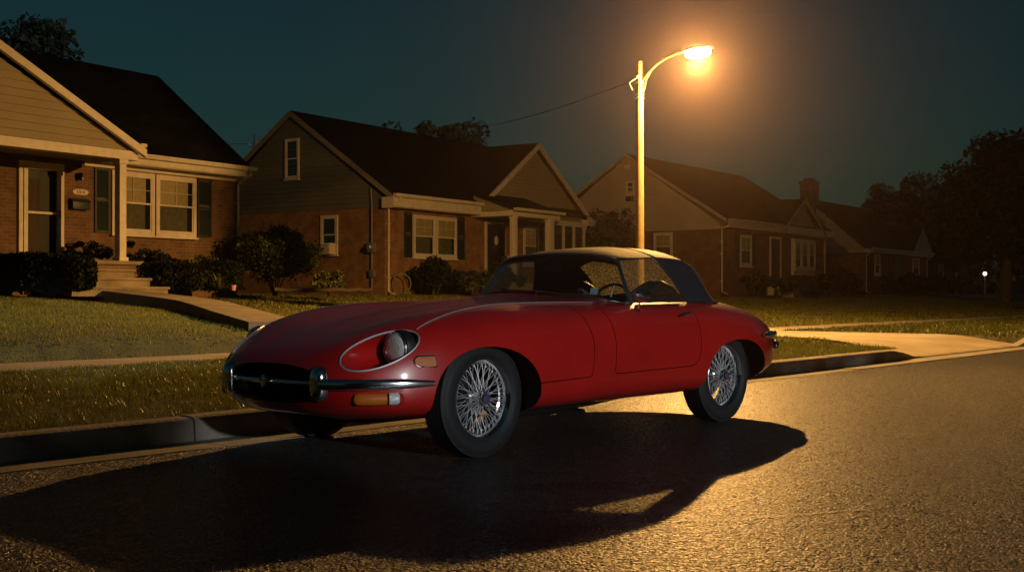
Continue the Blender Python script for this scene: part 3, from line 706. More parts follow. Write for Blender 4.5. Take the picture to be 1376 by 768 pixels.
# interior
b = MB(); b.tube([S(1.42 - .12 * math.sin(k / 20 * 3.14), -.55 + .055 * k, .825 + .02 * math.sin(k / 20 * 3.14)) for k in range(21)], .06, 10, flat=.9, up=(0, 0, 1)); b.box(1.43, 1.50, -.60, .60, .50, .80); b.build('dashboard', M['rubber_trim'], CAR, smooth=True, fn=None)
for sy in (-.33, .33):
    b = MB()
    for t0, t1, zz0, zz1, xx0, xx1, w in ((0, 1, .44, .70, 2.10, 2.22, .21), (0, 1, .70, .955, 2.22, 2.31, .19)):
        b.add([], [])
    n = 18; vs_ = []; fs_ = []
    for i in range(n):
        t = i / (n - 1); z = .40 + .60 * t; x = 2.04 + .16 * t; w = .23 * (1 - .06 * t) * (1 - max(0, (t - .72) / .28) ** 2.6 * .75); d = .055 * (1 - .35 * t)
        for k in range(16):
            q = 2 * math.pi * k / 16; cs, sn = math.cos(q), math.sin(q)
            vs_.append(S(x + d * math.copysign(abs(cs) ** .7, cs) , sy + w * math.copysign(abs(sn) ** .6, sn), z))
    for i in range(n - 1):
        for k in range(16): fs_.append((i * 16 + k, i * 16 + (k + 1) % 16, (i + 1) * 16 + (k + 1) % 16, (i + 1) * 16 + k))
    fs_.append(tuple(range(16))); fs_.append(tuple(range((n - 1) * 16, n * 16)))
    b.add(vs_, fs_); st_ = b.build('seat', M['leather'], CAR, smooth=True, angle=70)
    b = MB(); b.box(1.62 * SL, 2.06 * SL, (sy - .22) * SW, (sy + .22) * SW, .36, .50); b.build('cushion', M['leather'], st_, bevel=.03)
c = Vector(S(1.66, -.33, .80)); ax = Vector((-.93, 0, .37)).normalized(); e1 = Vector((0, 1, 0)); e2 = ax.cross(e1)
b = MB(); b.tube([c + (e1 * math.cos(q) + e2 * math.sin(q)) * .185 for q in [2 * math.pi * k / 40 for k in range(40)]], .011, 8, closed=True); sw = b.build('steering_wheel', M['wood'], CAR, smooth=True)
b = MB()
for q in (R(0), R(180), R(270)): b.tube([c + ax * .02, c + (e1 * math.cos(q) + e2 * math.sin(q)) * .18], .008, 6, flat=.4)
b.tube([c + ax * .03, c + ax * .35], .022, 10); b.build('wheel_spokes', M['galv'], sw, smooth=True)
b = MB(); p = ws(-.80, .12); q = ws(-.70, .12); u = (q - p).normalized(); up_ = (ws(-.75, .25) - ws(-.75, .12)).normalized(); p = p + Vector((.012, 0, 0)); b.slab([p, p + u * .05, p + u * .05 + up_ * .05, p + up_ * .05], .001); b.build('windscreen_sticker', M['paper'], CAR)

# @@STREET
# ================================================================== street frame: s along the kerb, t towards the houses
TH = R(50.5); DS = np.array([math.cos(TH), math.sin(TH)]); DT = np.array([-math.sin(TH), math.cos(TH)])
def ST_(s, t, z=0): return (s * DS[0] + t * DT[0], s * DS[1] + t * DT[1], z)
def sm(a, b, x):
    q = np.clip((np.asarray(x, float) - a) / (b - a), 0, 1); return q * q * (3 - 2 * q)
KT = 6.14                                   # kerb face
hl_ = pchip([6, 10.7, 12.0, 12.14, 12.5, 13.6, 15, 18, 20, 23, 26, 40, 400], [.150, .175, .165, .38, .45, .53, .60, .775, .85, .97, .96, .9, .9])
hr_ = pchip([6, 10.7, 12.0, 13, 15, 18, 22, 26, 40, 400], [.150, .175, .165, .20, .30, .47, .68, .83, .86, .86])
def drive(s, t):     # 1 on the driveway apron
    w = sm(6.0, 9.3, t); a = 15.9 + 2.45 * w; b = 21.4 - .1 * w
    return (s > a) & (s < b)
def ground_z(s, t):
    s = np.asarray(s, float); t = np.asarray(t, float); w = sm(8.5, 15.5, s)
    z = hl_(t) * (1 - w) + hr_(t) * w
    lump = .02 * np.sin(s * 1.7 + t) * np.cos(t * 1.3 - s * .6) * sm(12.3, 14, t)
    w2 = sm(20, 23, t)
    return z + lump - w2 * sm(14, 24, s) * .0
def axis_vals(*segs):
    out = []
    for a, b, n in segs: out += list(np.linspace(a, b, n, endpoint=False))
    out.append(segs[-1][1]); return out

# ground sheet to the horizon
o = mk('ground', [(-900, -900, -.06), (1200, -900, -.06), (1200, 1500, -.06), (-900, 1500, -.06)], [(0, 1, 2, 3)], mat('far_ground', (.035, .035, .02), .95)); tag(o, kind='structure')
# terrain of the front gardens
soil = mat('lawn_thatch', (.065, .065, .016), .9, vary=.35, vscale=3, bump=.8, bscale=60, detail=8)
sv = axis_vals((-60, -4, 28), (-4, 34, 153), (34, 80, 60), (80, 400, 20)); tv = axis_vals((6.30, 10.8, 28), (10.8, 12.0, 6), (12.0, 14, 24), (14, 30, 54), (30, 60, 14), (60, 700, 12))
vs = []; fs = []
for s_ in sv:
    for t_ in tv:
        z = float(ground_z(s_, t_))
        if 10.8 <= t_ <= 12.0 or (t_ < 10.8 and bool(drive(s_, t_))): z -= .035
        if t_ < 10.8 and 15.3 < s_ < 22.0 and (bool(drive(s_, t_)) or t_ < 6.6):
            z = min(z, .034 + .148 * float(sm(KT + .15, 7.6, t_)) ** .8 - .06)
        vs.append(ST_(s_, t_, z))
n = len(tv)
for i in range(len(sv) - 1):
    for j in range(n - 1): fs.append((i * n + j, (i + 1) * n + j, (i + 1) * n + j + 1, i * n + j + 1))
tag(mk('lawn', vs, fs, soil, smooth=True), kind='structure')

# road
def asphalt():
    m = bpy.data.materials.new('asphalt'); m.use_nodes = True; nt = m.node_tree; b = nt.nodes['Principled BSDF']; N = nt.nodes.new; L = nt.links.new
    tc = N('ShaderNodeTexCoord'); v = N('ShaderNodeTexVoronoi'); v.inputs['Scale'].default_value = 92; v.inputs['Randomness'].default_value = 1; L(tc.outputs['Object'], v.inputs['Vector'])
    v2 = N('ShaderNodeTexVoronoi'); v2.inputs['Scale'].default_value = 40; L(tc.outputs['Object'], v2.inputs['Vector'])
    big = N('ShaderNodeTexNoise'); big.inputs['Scale'].default_value = .55; big.inputs['Detail'].default_value = 7; L(tc.outputs['Object'], big.inputs['Vector'])
    mid = N('ShaderNodeTexNoise'); mid.inputs['Scale'].default_value = 14; mid.inputs['Detail'].default_value = 6; L(tc.outputs['Object'], mid.inputs['Vector'])
    sp = N('ShaderNodeSeparateColor'); L(v.outputs['Color'], sp.inputs[0])
    r1 = N('ShaderNodeMapRange'); L(sp.outputs[0], r1.inputs[0]); r1.inputs[3].default_value = .35; r1.inputs[4].default_value = 2.0
    r2 = N('ShaderNodeMapRange'); L(big.outputs['Fac'], r2.inputs[0]); r2.inputs[1].default_value = .3; r2.inputs[2].default_value = .7; r2.inputs[3].default_value = .7; r2.inputs[4].default_value = 1.25
    r3 = N('ShaderNodeMapRange'); L(mid.outputs['Fac'], r3.inputs[0]); r3.inputs[1].default_value = .35; r3.inputs[2].default_value = .65; r3.inputs[3].default_value = .7; r3.inputs[4].default_value = 1.25
    a = N('ShaderNodeMath'); a.operation = 'MULTIPLY'; L(r1.outputs[0], a.inputs[0]); L(r2.outputs[0], a.inputs[1])
    a2 = N('ShaderNodeMath'); a2.operation = 'MULTIPLY'; L(a.outputs[0], a2.inputs[0]); L(r3.outputs[0], a2.inputs[1])
    # tar seams and faint cracks
    w = N('ShaderNodeTexNoise'); w.inputs['Scale'].default_value = .35; w.inputs['Detail'].default_value = 5; w.inputs['Distortion'].default_value = 1.2; L(tc.outputs['Object'], w.inputs['Vector'])
    ab = N('ShaderNodeMath'); ab.operation = 'SUBTRACT'; L(w.outputs['Fac'], ab.inputs[0]); ab.inputs[1].default_value = .5
    ab2 = N('ShaderNodeMath'); ab2.operation = 'ABSOLUTE'; L(ab.outputs[0], ab2.inputs[0])
    r4 = N('ShaderNodeMapRange'); L(ab2.outputs[0], r4.inputs[0]); r4.inputs[1].default_value = .001; r4.inputs[2].default_value = .006; r4.inputs[3].default_value = .45; r4.inputs[4].default_value = 1
    a3 = N('ShaderNodeMath'); a3.operation = 'MULTIPLY'; L(a2.outputs[0], a3.inputs[0]); L(r4.outputs[0], a3.inputs[1])
    vm = N('ShaderNodeVectorMath'); vm.operation = 'SCALE'; vm.inputs[0].default_value = (.034, .032, .031); L(a3.outputs[0], vm.inputs['Scale']); L(vm.outputs[0], b.inputs['Base Color'])
    rr = N('ShaderNodeMapRange'); L(sp.outputs[1], rr.inputs[0]); rr.inputs[3].default_value = .16; rr.inputs[4].default_value = .62; L(rr.outputs[0], b.inputs['Roughness'])
    b.inputs['Specular IOR Level'].default_value = .42
    h = N('ShaderNodeMath'); h.operation = 'MULTIPLY_ADD'; L(v.outputs['Distance'], h.inputs[0]); h.inputs[1].default_value = -1.0
    h2 = N('ShaderNodeMath'); h2.operation = 'MULTIPLY'; L(v2.outputs['Distance'], h2.inputs[0]); h2.inputs[1].default_value = -1.1; L(h2.outputs[0], h.inputs[2])
    h3 = N('ShaderNodeMath'); h3.operation = 'MULTIPLY_ADD'; L(sp.outputs[2], h3.inputs[0]); h3.inputs[1].default_value = .9; L(h.outputs[0], h3.inputs[2])
    bp = N('ShaderNodeBump'); bp.inputs['Strength'].default_value = 1.0; bp.inputs['Distance'].default_value = .017; L(h3.outputs[0], bp.inputs['Height']); L(bp.outputs[0], b.inputs['Normal'])
    return m
asph = asphalt()
rv = axis_vals((-60, -6, 8), (-6, 30, 30), (30, 400, 12)); rt = [-14, -8, -4, 0, 3, KT - .29]
tag(mk('road', [ST_(a, b, .0) for a in rv for b in rt], [(i * 6 + j, (i + 1) * 6 + j, (i + 1) * 6 + j + 1, i * 6 + j + 1) for i in range(len(rv) - 1) for j in range(5)], asph), kind='structure')
def crack(p0, p1, w, nm='road_crack'):
    n = 60; vs = []; fs = []; off = 0
    for k in range(n):
        t = k / (n - 1); off += random.uniform(-.03, .03); q = np.array(p0) * (1 - t) + np.array(p1) * t + DT * (off + .25 * math.sin(t * 5)); ww = w * random.uniform(.3, 1.2)
        vs += [(q[0] - DT[0] * ww, q[1] - DT[1] * ww, .004), (q[0] + DT[0] * ww, q[1] + DT[1] * ww, .004)]
    for k in range(n - 1): fs.append((2 * k, 2 * k + 1, 2 * k + 3, 2 * k + 2))
    tag(mk(nm, vs, fs, tar), kind='structure')
tar = mat('crack_sealer', (.012, .012, .012), .45, spec=.3, bump=.3, bscale=90)
crack((1.6, 6.6), (4.6, 9.0), .006); crack((5.5, 9.3), (12, 19), .010); crack((-1.5, 3.6), (1.2, 5.4), .006)
# far side of the street (behind the camera)
tag(mk('far_verge', [ST_(-60, -14, .12), ST_(400, -14, .12), ST_(400, -14.15, .14), ST_(-60, -14.15, .14), ST_(400, -200, .3), ST_(-60, -200, .3), ST_(-60, -14, 0), ST_(400, -14, 0)], [(6, 7, 1, 0), (0, 1, 2, 3), (3, 2, 4, 5)], soil), kind='structure')

# gutter and kerb, with expansion joints and the dropped section at the driveway
def kerb_h(s):
    if 16.3 <= s <= 20.9: return .028
    if 15.6 <= s < 16.3: return .028 + .125 * (1 - (s - 15.6) / .7)
    if 20.9 < s <= 21.7: return .028 + .125 * ((s - 20.9) / .8)
    return .152
def strip(name, prof_fn, s0, s1, step, material, joint=.012):
    vs = []; fs = []; s = s0
    while s < s1:
        e = min(s + step, s1); k = max(2, int((e - s) / .35) + 1); base = len(vs); n = None; dz = random.uniform(-.004, .004); dt = random.uniform(-.006, .006)
        for q in range(k):
            ss = s + joint / 2 + (e - s - joint) * q / (k - 1); pr = prof_fn(ss); n = len(pr)
            vs += [ST_(ss, a + dt, b + dz) for a, b in pr]
        for q in range(k - 1):
            for j in range(n - 1): fs.append((base + q * n + j, base + (q + 1) * n + j, base + (q + 1) * n + j + 1, base + q * n + j + 1))
        fs.append(tuple(base + j for j in range(n))); fs.append(tuple(base + (k - 1) * n + j for j in reversed(range(n)))); s = e
    return mk(name, vs, fs, material)
tag(strip('gutter', lambda s: [(KT - .30, -.03), (KT - .30, .006), (KT - .15, .004), (KT + .01, .010), (KT + .01, -.03)], -20, 90, 3.05, M['kerb']), kind='structure')
def kprof(s):
    h = kerb_h(s); r = min(.03, h * .4)
    return [(KT, -.03), (KT + .012, h - r), (KT + .022, h - r * .3), (KT + .045, h), (KT + .155, h + .003), (KT + .155, -.05)]
tag(strip('kerb', kprof, -20, 90, 3.05, M['kerb']), kind='structure')
# sidewalk slabs
def swz(s, t): return float(ground_z(s, t))
tag(strip('sidewalk', lambda s: [(10.8, .05), (10.8, .18), (11.4, .186), (12.0, .18), (12.0, .05)], -20, 90, 1.5, M['concrete'], .014), kind='structure')
# driveway apron up to the sidewalk
vs = []; fs = []
ts = np.linspace(KT + .15, 10.79, 14)
for t_ in ts:
    w = float(sm(6.0, 9.3, t_)); a = 15.95 + 2.4 * w; b_ = 21.35 - .1 * w; z = .034 + (.182 - .034) * float(sm(KT + .15, 7.6, t_)) ** .8
    for k in range(9): vs.append(ST_(a + (b_ - a) * k / 8, t_, z))
for i in range(13):
    for k in range(8): fs.append((i * 9 + k, i * 9 + k + 1, (i + 1) * 9 + k + 1, (i + 1) * 9 + k))
tag(mk('driveway', vs, fs, M['concrete']), kind='structure')
# house path climbing the bank, with two steps down to the sidewalk
pc = pchip([12.25, 14, 15, 18, 21.2], [10.05, 10.75, 11.25, 12.65, 13.2]); pz = pchip([12.25, 14, 15, 18, 21.2], [.535, .655, .705, .825, .985]); vs = []; fs = []
tt = np.linspace(12.35, 21.2, 20)
for t_ in tt:
    c_, z = float(pc(t_)), float(pz(t_)); w_ = .43
    vs += [ST_(c_ - w_, t_, z - .40), ST_(c_ - w_, t_, z), ST_(c_ + w_, t_, z), ST_(c_ + w_, t_, z - .30)]
for i in range(19):
    for k in range(3): fs.append((i * 4 + k, i * 4 + k + 1, (i + 1) * 4 + k + 1, (i + 1) * 4 + k))
fs += [(0, 3, 2, 1)]
tag(mk('path', vs, fs, M['old_concrete']), kind='structure')
for nm, t0, t1, z in (('step', 12.0, 12.36, .37),):
    vs = [ST_(a, b, c) for a in (9.62, 10.48) for b in (t0, t1) for c in (.1, z)]
    tag(mk('path_step', vs, [(0, 1, 3, 2), (4, 6, 7, 5), (0, 4, 5, 1), (2, 3, 7, 6), (1, 5, 7, 3)], M['old_concrete']), kind='structure')

# ------------------------------------------------------------------ grass blades
def blades(name, n, s0, s1, t0, t1, h, mtl, w=.004, dens=None, cond=None):
    s = RNG.uniform(s0, s1, n); t = RNG.uniform(t0, t1, n)
    keep = np.ones(n, bool)
    if cond is not None: keep &= cond(s, t)
    pn = np.sin(s * 3.1 + np.sin(t * 2.3) * 2) * np.sin(t * 3.7 + np.cos(s * 1.9) * 2)
    keep &= RNG.uniform(0, 1, n) < .8 + .25 * pn
    s, t, pn = s[keep], t[keep], pn[keep]; n = len(s); z = ground_z(s, t)
    base = np.stack([s * DS[0] + t * DT[0], s * DS[1] + t * DT[1], z - .004], 1)
    dist = np.linalg.norm(base[:, :2], axis=1); W = w * np.maximum(1, dist / 9)
    a = RNG.uniform(0, 2 * np.pi, n); u = np.stack([np.cos(a), np.sin(a), 0 * a], 1) * W[:, None]
    b = RNG.uniform(0, 2 * np.pi, n); H = h * RNG.uniform(.5, 1.3, n) * (1 + .35 * pn); lean = H * RNG.uniform(.1, .9, n)
    tip = base + np.stack([np.cos(b) * lean, np.sin(b) * lean, H], 1)
    V = np.stack([base - u, base + u, tip], 1).reshape(-1, 3)
    return tag(fast_mesh(name, V, 3, mtl), kind='stuff')
off_drive = lambda s, t: ~drive(s, t)
blades('verge_grass', 260000, -3, 16, 6.31, 10.79, .042, M['grass_verge'], .0032)
blades('verge_grass', 60000, 16, 46, 6.31, 10.79, .05, M['grass_verge'], .005, cond=off_drive)
on_path = lambda s, t: ~((np.abs(s - pc(t)) < .44) & (t < 21.3))
blades('lawn_grass', 240000, -2, 16, 12.02, 23.5, .04, M['grass'], .004, cond=on_path)
blades('lawn_grass', 150000, 16, 60, 12.02, 27, .05, M['grass'], .006)
# fallen leaves and bits of gravel
n = 500; s = RNG.uniform(-2, 30, n); t = np.where(RNG.uniform(size=n) < .6, RNG.uniform(5.6, 6.1, n), RNG.uniform(-3, 6, n))
P = np.stack([s * DS[0] + t * DT[0], s * DS[1] + t * DT[1], 0 * s + .014], 1); V = leaves(P, .012, .7); V[:, 2] = np.abs(V[:, 2] - .014) * .5 + .008
tag(fast_mesh('gutter_litter', V, 4, mat('dry_leaf', (.12, .08, .035), .8)), kind='stuff')

# ================================================================== houses
class House:
    def __init__(s, name, O, yaw, zg, label):
        s.zg = zg; s.a = R(yaw); s.O = O
        s.e = empty(name, (O[0], O[1], zg), s.a, label, 'house')
    def W(s, u, v, z=None):
        return (s.O[0] + u * math.cos(s.a) - v * math.sin(s.a), s.O[1] + u * math.sin(s.a) + v * math.cos(s.a), s.zg if z is None else z)
    def fn(s): return lambda x, y, z: (x, y, z - s.zg)
    def part(s, name, mb, m, parent=None, **k): return mb.build(name, m, parent or s.e, fn=s.fn(), **k)
    def window(s, u0, u1, z0, z1, v=0, cols=2, rows=2, fw=.085, style=0, sidewall=None, mull=True):
        """double-hung window standing proud of the wall at v; sidewall=u puts it on the side wall"""
        b = MB(); g = MB(); bl = MB(); cu = MB()
        def bx(B, a0, a1, d0, d1, c0, c1):
            if sidewall is None: B.box(a0, a1, v - d1, v - d0, c0, c1)
            else: B.box(sidewall - d1, sidewall - d0, a0, a1, c0, c1)
        bx(b, u0, u1, .0, .052, z0 - .02, z0 + fw); bx(b, u0, u1, .0, .052, z1 - fw, z1)
        bx(b, u0, u0 + fw, .0, .052, z0 + fw, z1 - fw); bx(b, u1 - fw, u1, .0, .052, z0 + fw, z1 - fw)
        bx(b, u0 - .03, u1 + .03, .0, .09, z0 - .06, z0 - .02)
        i0, i1, j0, j1 = u0 + fw, u1 - fw, z0 + fw, z1 - fw; mid = (j0 + j1) / 2; sw = .035
        for a, c, d in ((j0, mid + .02, .026), (mid - .02, j1, .036)):
            bx(b, i0, i1, d - .008, d + .008, a, a + sw); bx(b, i0, i1, d - .008, d + .008, c - sw, c)
            bx(b, i0, i0 + sw, d - .008, d + .008, a + sw, c - sw); bx(b, i1 - sw, i1, d - .008, d + .008, a + sw, c - sw)
        if mull:
            for (c0, c1, d, muls) in ((mid + .02, j1 - sw, .034, 1), (j0 + sw, mid - .02, .024, 0)):
                if muls:
                    for k in range(1, cols): x = i0 + (i1 - i0) * k / cols; bx(b, x - .006, x + .006, d - .003, d + .003, c0, c1)
                    for k in range(1, rows): zz = c0 + (c1 - c0) * k / rows; bx(b, i0 + sw, i1 - sw, d - .0035, d + .0035, zz - .006, zz + .006)
        f = s.part('window', b, M['white'])
        bx(g, i0 + .01, i1 - .01, .012, .015, j0, j1); s.part('pane', g, M['pane_clear'], f)
        bx(cu, i0, i1, -.004, .002, j0, j1); s.part('dark_interior', cu, M['darkroom'], f)
        if style in (0, 2):
            w_ = i1 - i0; bx(bl, i0 + .03, i1 - w_ * (.14 if style == 0 else .05), .007, .008, mid + .0 - random.uniform(-.02, .02), j1 - .02); s.part('blind', bl, M['blind'], f)
            c2 = MB(); bx(c2, i0 + .04, i1 - w_ * .16, .005, .006, j0 + .03, mid - .03); s.part('curtain', c2, M['curtain'], f)
        return f
    def shutter(s, u0, u1, z0, z1, v=0):
        b = MB(); t = .05
        for a, c in ((u0, u0 + t), (u1 - t, u1)): b.box(a, c, v - .04, v - .003, z0, z1)
        zm = (z0 + z1) / 2
        for a, c in ((z0, z0 + t), (zm - t / 2, zm + t / 2), (z1 - t, z1)): b.box(u0 + t, u1 - t, v - .038, v - .003, a, c)
        z = z0 + t + .01
        while z < z1 - t - .03:
            if abs(z - zm) > .05: b.add([(u0 + t, v - .034, z), (u1 - t, v - .034, z), (u1 - t, v - .012, z + .034), (u0 + t, v - .012, z + .034), (u0 + t, v - .028, z - .004), (u1 - t, v - .028, z - .004), (u1 - t, v - .006, z + .03), (u0 + t, v - .006, z + .03)], [(0, 1, 2, 3), (7, 6, 5, 4), (0, 4, 5, 1), (2, 6, 7, 3)])
            z += .04
        return s.part('shutter', b, M['shutter'])
    def lap(s, poly, v, m, expo=.16, name='siding', sideu=None, parent=None):
        """clapboards filling a convex polygon given in (u,z) (or (v,z) for a side wall at sideu)"""
        b = MB(); zs = [p[1] for p in poly]; z = min(zs)
        def span(zz):
            xs = []
            for i in range(len(poly)):
                (x0, z0), (x1, z1) = poly[i], poly[(i + 1) % len(poly)]
                if (z0 - zz) * (z1 - zz) <= 0 and abs(z1 - z0) > 1e-9: xs.append(x0 + (x1 - x0) * (zz - z0) / (z1 - z0))
            return (min(xs), max(xs)) if len(xs) > 1 else None
        while z < max(zs) - .02:
            z1 = min(z + expo, max(zs) - .005); A = span(z + 1e-4); B = span(z1)
            if A and B:
                q = [(A[0], z, .034), (A[1], z, .034), (B[1], z1, .004), (B[0], z1, .004)]
                if sideu is None: P = [(x, v - d, zz) for x, zz, d in q] + [(x, v, zz) for x, zz, d in q]
                else: P = [(sideu - d, x, zz) for x, zz, d in q] + [(sideu, x, zz) for x, zz, d in q]
                b.add(P, [(0, 1, 2, 3), (0, 4, 5, 1), (1, 5, 6, 2), (0, 3, 7, 4)])
            z = z1
        o = s.part(name, b, m, parent); return o
    def gutter(s, u0, u1, v, z, ds=()):
        b = MB(); pr = [(v, z), (v - .03, z - .085), (v - .10, z - .10), (v - .125, z - .02), (v - .125, z), (v - .115, z), (v - .095, z - .085), (v - .035, z - .075), (v - .01, z)]
        b.prism_x(pr, u0, u1); g = s.part('gutter', b, M['white'])
        for u, zb, vw in ds:
            d = MB(); d.tube([(u, v - .06, z - .08), (u, v - .06, z - .16), (u, vw - .07, z - .42), (u, vw - .07, z - .55)], .038, 8, flat=.8)
            d.tube([(u, vw - .07, z - .50), (u, vw - .07, zb + .10), (u, vw - .30, zb + .02)], .038, 8, flat=.8)
            for zz in (z - .9, (z + zb) / 2 + .1, zb + .5): d.box(u - .05, u + .05, vw - .115, vw - .0, zz, zz + .03)
            s.part('downspout', d, M['white'])
        return g
    def roof2(s, u0, u1, ve, ze, vr, zr, m, vb, t=.10, name='roof'):
        """ridge along u: front plane and back plane"""
        b = MB(); b.slab([(u0, ve, ze), (u1, ve, ze), (u1, vr, zr), (u0, vr, zr)], t)
        b.slab([(u1, vb, ze), (u0, vb, ze), (u0, vr, zr), (u1, vr, zr)], t); return s.part(name, b, m)
    def roofx(s, uc, hw, zr, sl, v0, v1, m, t=.09, name='gable_roof', vb=None):
        """ridge along v (cross gable)"""
        ze = zr - hw * sl; b = MB()
        b.slab([(uc - hw, v1, ze), (uc - hw, v0, ze), (uc, v0, zr), (uc, v1, zr)], t); b.slab([(uc + hw, v0, ze), (uc + hw, v1, ze), (uc, v1, zr), (uc, v0, zr)], t)
        return s.part(name, b, m)
    def rake(s, pts, w, v0, v1, m=None, name='rake_board'):
        """bargeboard following roof edge points in (u,z)"""
        b = MB()
        for (a, c), (d, e) in zip(pts, pts[1:]):
            b.prism_y([(a, c - w), (d, e - w), (d, e), (a, c)], v0, v1)
        return s.part(name, b, m or M['white'])
    def rake_side(s, pts, w, u0, u1, m=None):
        b = MB()
        for (a, c), (d, e) in zip(pts, pts[1:]): b.prism_x([(a, c - w), (d, e - w), (d, e), (a, c)], u0, u1)
        return s.part('rake_board', b, m or M['white'])

# ---------- first house (left)
H1 = House('brick_house', (-6.875, 29.728), 56.8, 1.0, 'leftmost brick house with wide tan gabled porch roof, storm door and paired front windows')
w = MB(); w.box(-13, 0, 0, 6.2, .6, 3.80); H1.part('wall', w, M['brick'])
w = MB(); w.prism_x([(.02, 3.80), (6.18, 3.80), (3.1, 6.30)], -12.9, -.03); H1.part('gable_wall', w, M['siding'])
r = H1.roof2(-13.4, .15, -.42, 4.0, 3.1, 6.66, M['roof'], 6.62)
w = MB(); w.box(-4.6, .12, -.40, .0, 3.78, 3.80).box(-4.62, .10, -.43, -.40, 3.80, 3.98); H1.part('soffit', w, M['white'])
w = MB(); w.box(-4.5, -.0, -.03, -.001, 3.69, 3.775); H1.part('frieze_board', w, M['white'])
H1.gutter(-4.35, .16, -.43, 4.03, [(-.02, 1.0, 0)])
for a, c in ((-3.79, -2.60), (-2.56, -1.35)): H1.window(a, c, 2.25, 3.66, 0)
H1.shutter(-4.24, -3.84, 2.25, 3.68); H1.shutter(-1.30, -.85, 2.27, 3.68)
# porch
w = MB(); w.box(-12, -4.5, -1.85, 0, .8, 1.50); H1.part('porch_base', w, M['brick'])
w = MB(); w.box(-12.03, -4.46, -1.90, -.001, 1.50, 1.575); H1.part('porch_floor', w, M['old_concrete'])
zap = 3.86 + (8.3 - 4.42) * .50
H1.lap([(-12.1, 3.90), (-4.50, 3.90), (-8.3, zap - .12)], -1.62, M['siding'], .155)
w = MB(); w.prism_y([(-12.1, 3.88), (-4.50, 3.88), (-8.3, zap - .13)], -1.62, -1.50); w.box(-12.1, -4.52, -1.6, 0, 3.78, 3.88); H1.part('gable_backing', w, M['siding'])
w = MB(); w.box(-12.15, -4.44, -1.70, -1.46, 3.70, 3.885); w.box(-4.66, -4.44, -1.46, -.44, 3.70, 3.885); H1.part('porch_beam', w, M['white'])
H1.roofx(-8.3, 3.98, zap + .14, .50, -1.82, 2.6, M['roof'], .07)
H1.rake([(-12.28, zap + .13 - 3.98 * .5), (-8.3, zap + .13), (-4.32, zap + .13 - 3.98 * .5)], .17, -1.84, -1.74)
w = MB(); w.box(-4.44, -4.28, -1.80, -.45, 3.99, 4.06); H1.part('porch_gutter', w, M['white'])
w = MB(); w.box(-4.87, -4.70, -1.66, -1.49, 1.575, 3.70).box(-4.90, -4.67, -1.69, -1.46, 1.575, 1.66).box(-4.90, -4.67, -1.69, -1.46, 3.60, 3.70); H1.part('porch_post', w, M['white'], bevel=.008)
for zz, va, vb in ((1.40, -2.20, -1.9), (1.22, -2.50, -1.9), (1.04, -2.85, -1.9)):
    w = MB(); w.box(-6.55 - (1.4 - zz), -4.95 + (1.40 - zz) * .9, va, vb, .85, zz - .05).box(-6.58 - (1.4 - zz), -4.92 + (1.40 - zz) * .9, va - .03, vb, zz - .05, zz); H1.part('step', w, M['old_concrete'])
w = MB(); w.box(-6.12, -6.02, -.06, .0, 1.6, 3.66).box(-5.14, -5.04, -.06, .0, 1.6, 3.66).box(-6.02, -5.14, -.06, 0, 3.57, 3.66); d = H1.part('storm_door', w, M['white'])
w = MB(); w.box(-6.02, -5.93, -.085, -.045, 1.6, 3.57).box(-5.23, -5.14, -.085, -.045, 1.6, 3.57).box(-5.93, -5.23, -.085, -.045, 1.6, 1.74).box(-5.93, -5.23, -.085, -.045, 3.50, 3.57).box(-5.93, -5.23, -.085, -.045, 2.57, 2.62); H1.part('door_frame', w, M['white'], d)
w = MB(); w.box(-5.93, -5.23, -.066, -.062, 1.74, 3.50); H1.part('pane', w, M['pane_clear'], d)
w = MB(); w.box(-6.02, -5.14, -.01, -.002, 1.6, 3.57); H1.part('inner_door', w, M['door'], d)
w = MB(); w.box(-5.86, -5.60, -.014, -.011, 1.80, 3.3); H1.part('door_panel', w, M['doorcloth'], d)
w = MB(); w.tube([(-5.19, -.09, 2.66), (-5.19, -.13, 2.65), (-5.19, -.13, 2.50), (-5.19, -.09, 2.49)], .012, 6); H1.part('door_handle', w, M['black'], d)
w = MB(); w.box(-4.87, -4.43, -.13, -.001, 2.72, 2.90).prism_x([(-.15, 2.88), (-.001, 2.88), (-.001, 2.96), (-.06, 2.95)], -4.88, -4.42); mbx = H1.part('mailbox', w, M['shutter'], bevel=.006)
# oval house-number plaque with figures
w = MB(); pts = []
for k in range(28):
    q = 2 * math.pi * k / 28; pts.append((-4.60 + .20 * math.copysign(abs(math.cos(q)) ** .8, math.cos(q)), 3.105 + .062 * math.copysign(abs(math.sin(q)) ** .8, math.sin(q))))
w.prism_y(pts, -.025, -.001); pl = H1.part('number_plaque', w, M['white'])
cu = bpy.data.curves.new('txt', 'FONT'); cu.body = '1314'; cu.size = .105; cu.extrude = .002; cu.align_x = 'CENTER'; cu.align_y = 'CENTER'
tmp = bpy.data.objects.new('txt', cu); COL.objects.link(tmp); me = bpy.data.meshes.new_from_object(tmp.evaluated_get(bpy.context.evaluated_depsgraph_get())); bpy.data.objects.remove(tmp)
me.transform(Matrix.Translation((-4.60, -.0275, 3.10 - 1.0)) @ Matrix.Rotation(R(90), 4, 'X')); me.materials.clear(); me.materials.append(M['black']); link(bpy.data.objects.new('house_number', me), pl)
w = MB(); w.lathe([(.001, .10), (.05, .09), (.055, .0), (.035, -.06), (.001, -.07)], 12, 'z', (-4.66, -.10, 3.42)); w.box(-4.70, -4.62, -.10, -.001, 3.40, 3.5); lt = H1.part('wall_lamp', w, M['black'], smooth=True)
w = MB(); w.ball((-4.66, -.165, 3.39), .022, .018, .03); H1.part('lamp_glass', w, M['clear'], lt, smooth=True)

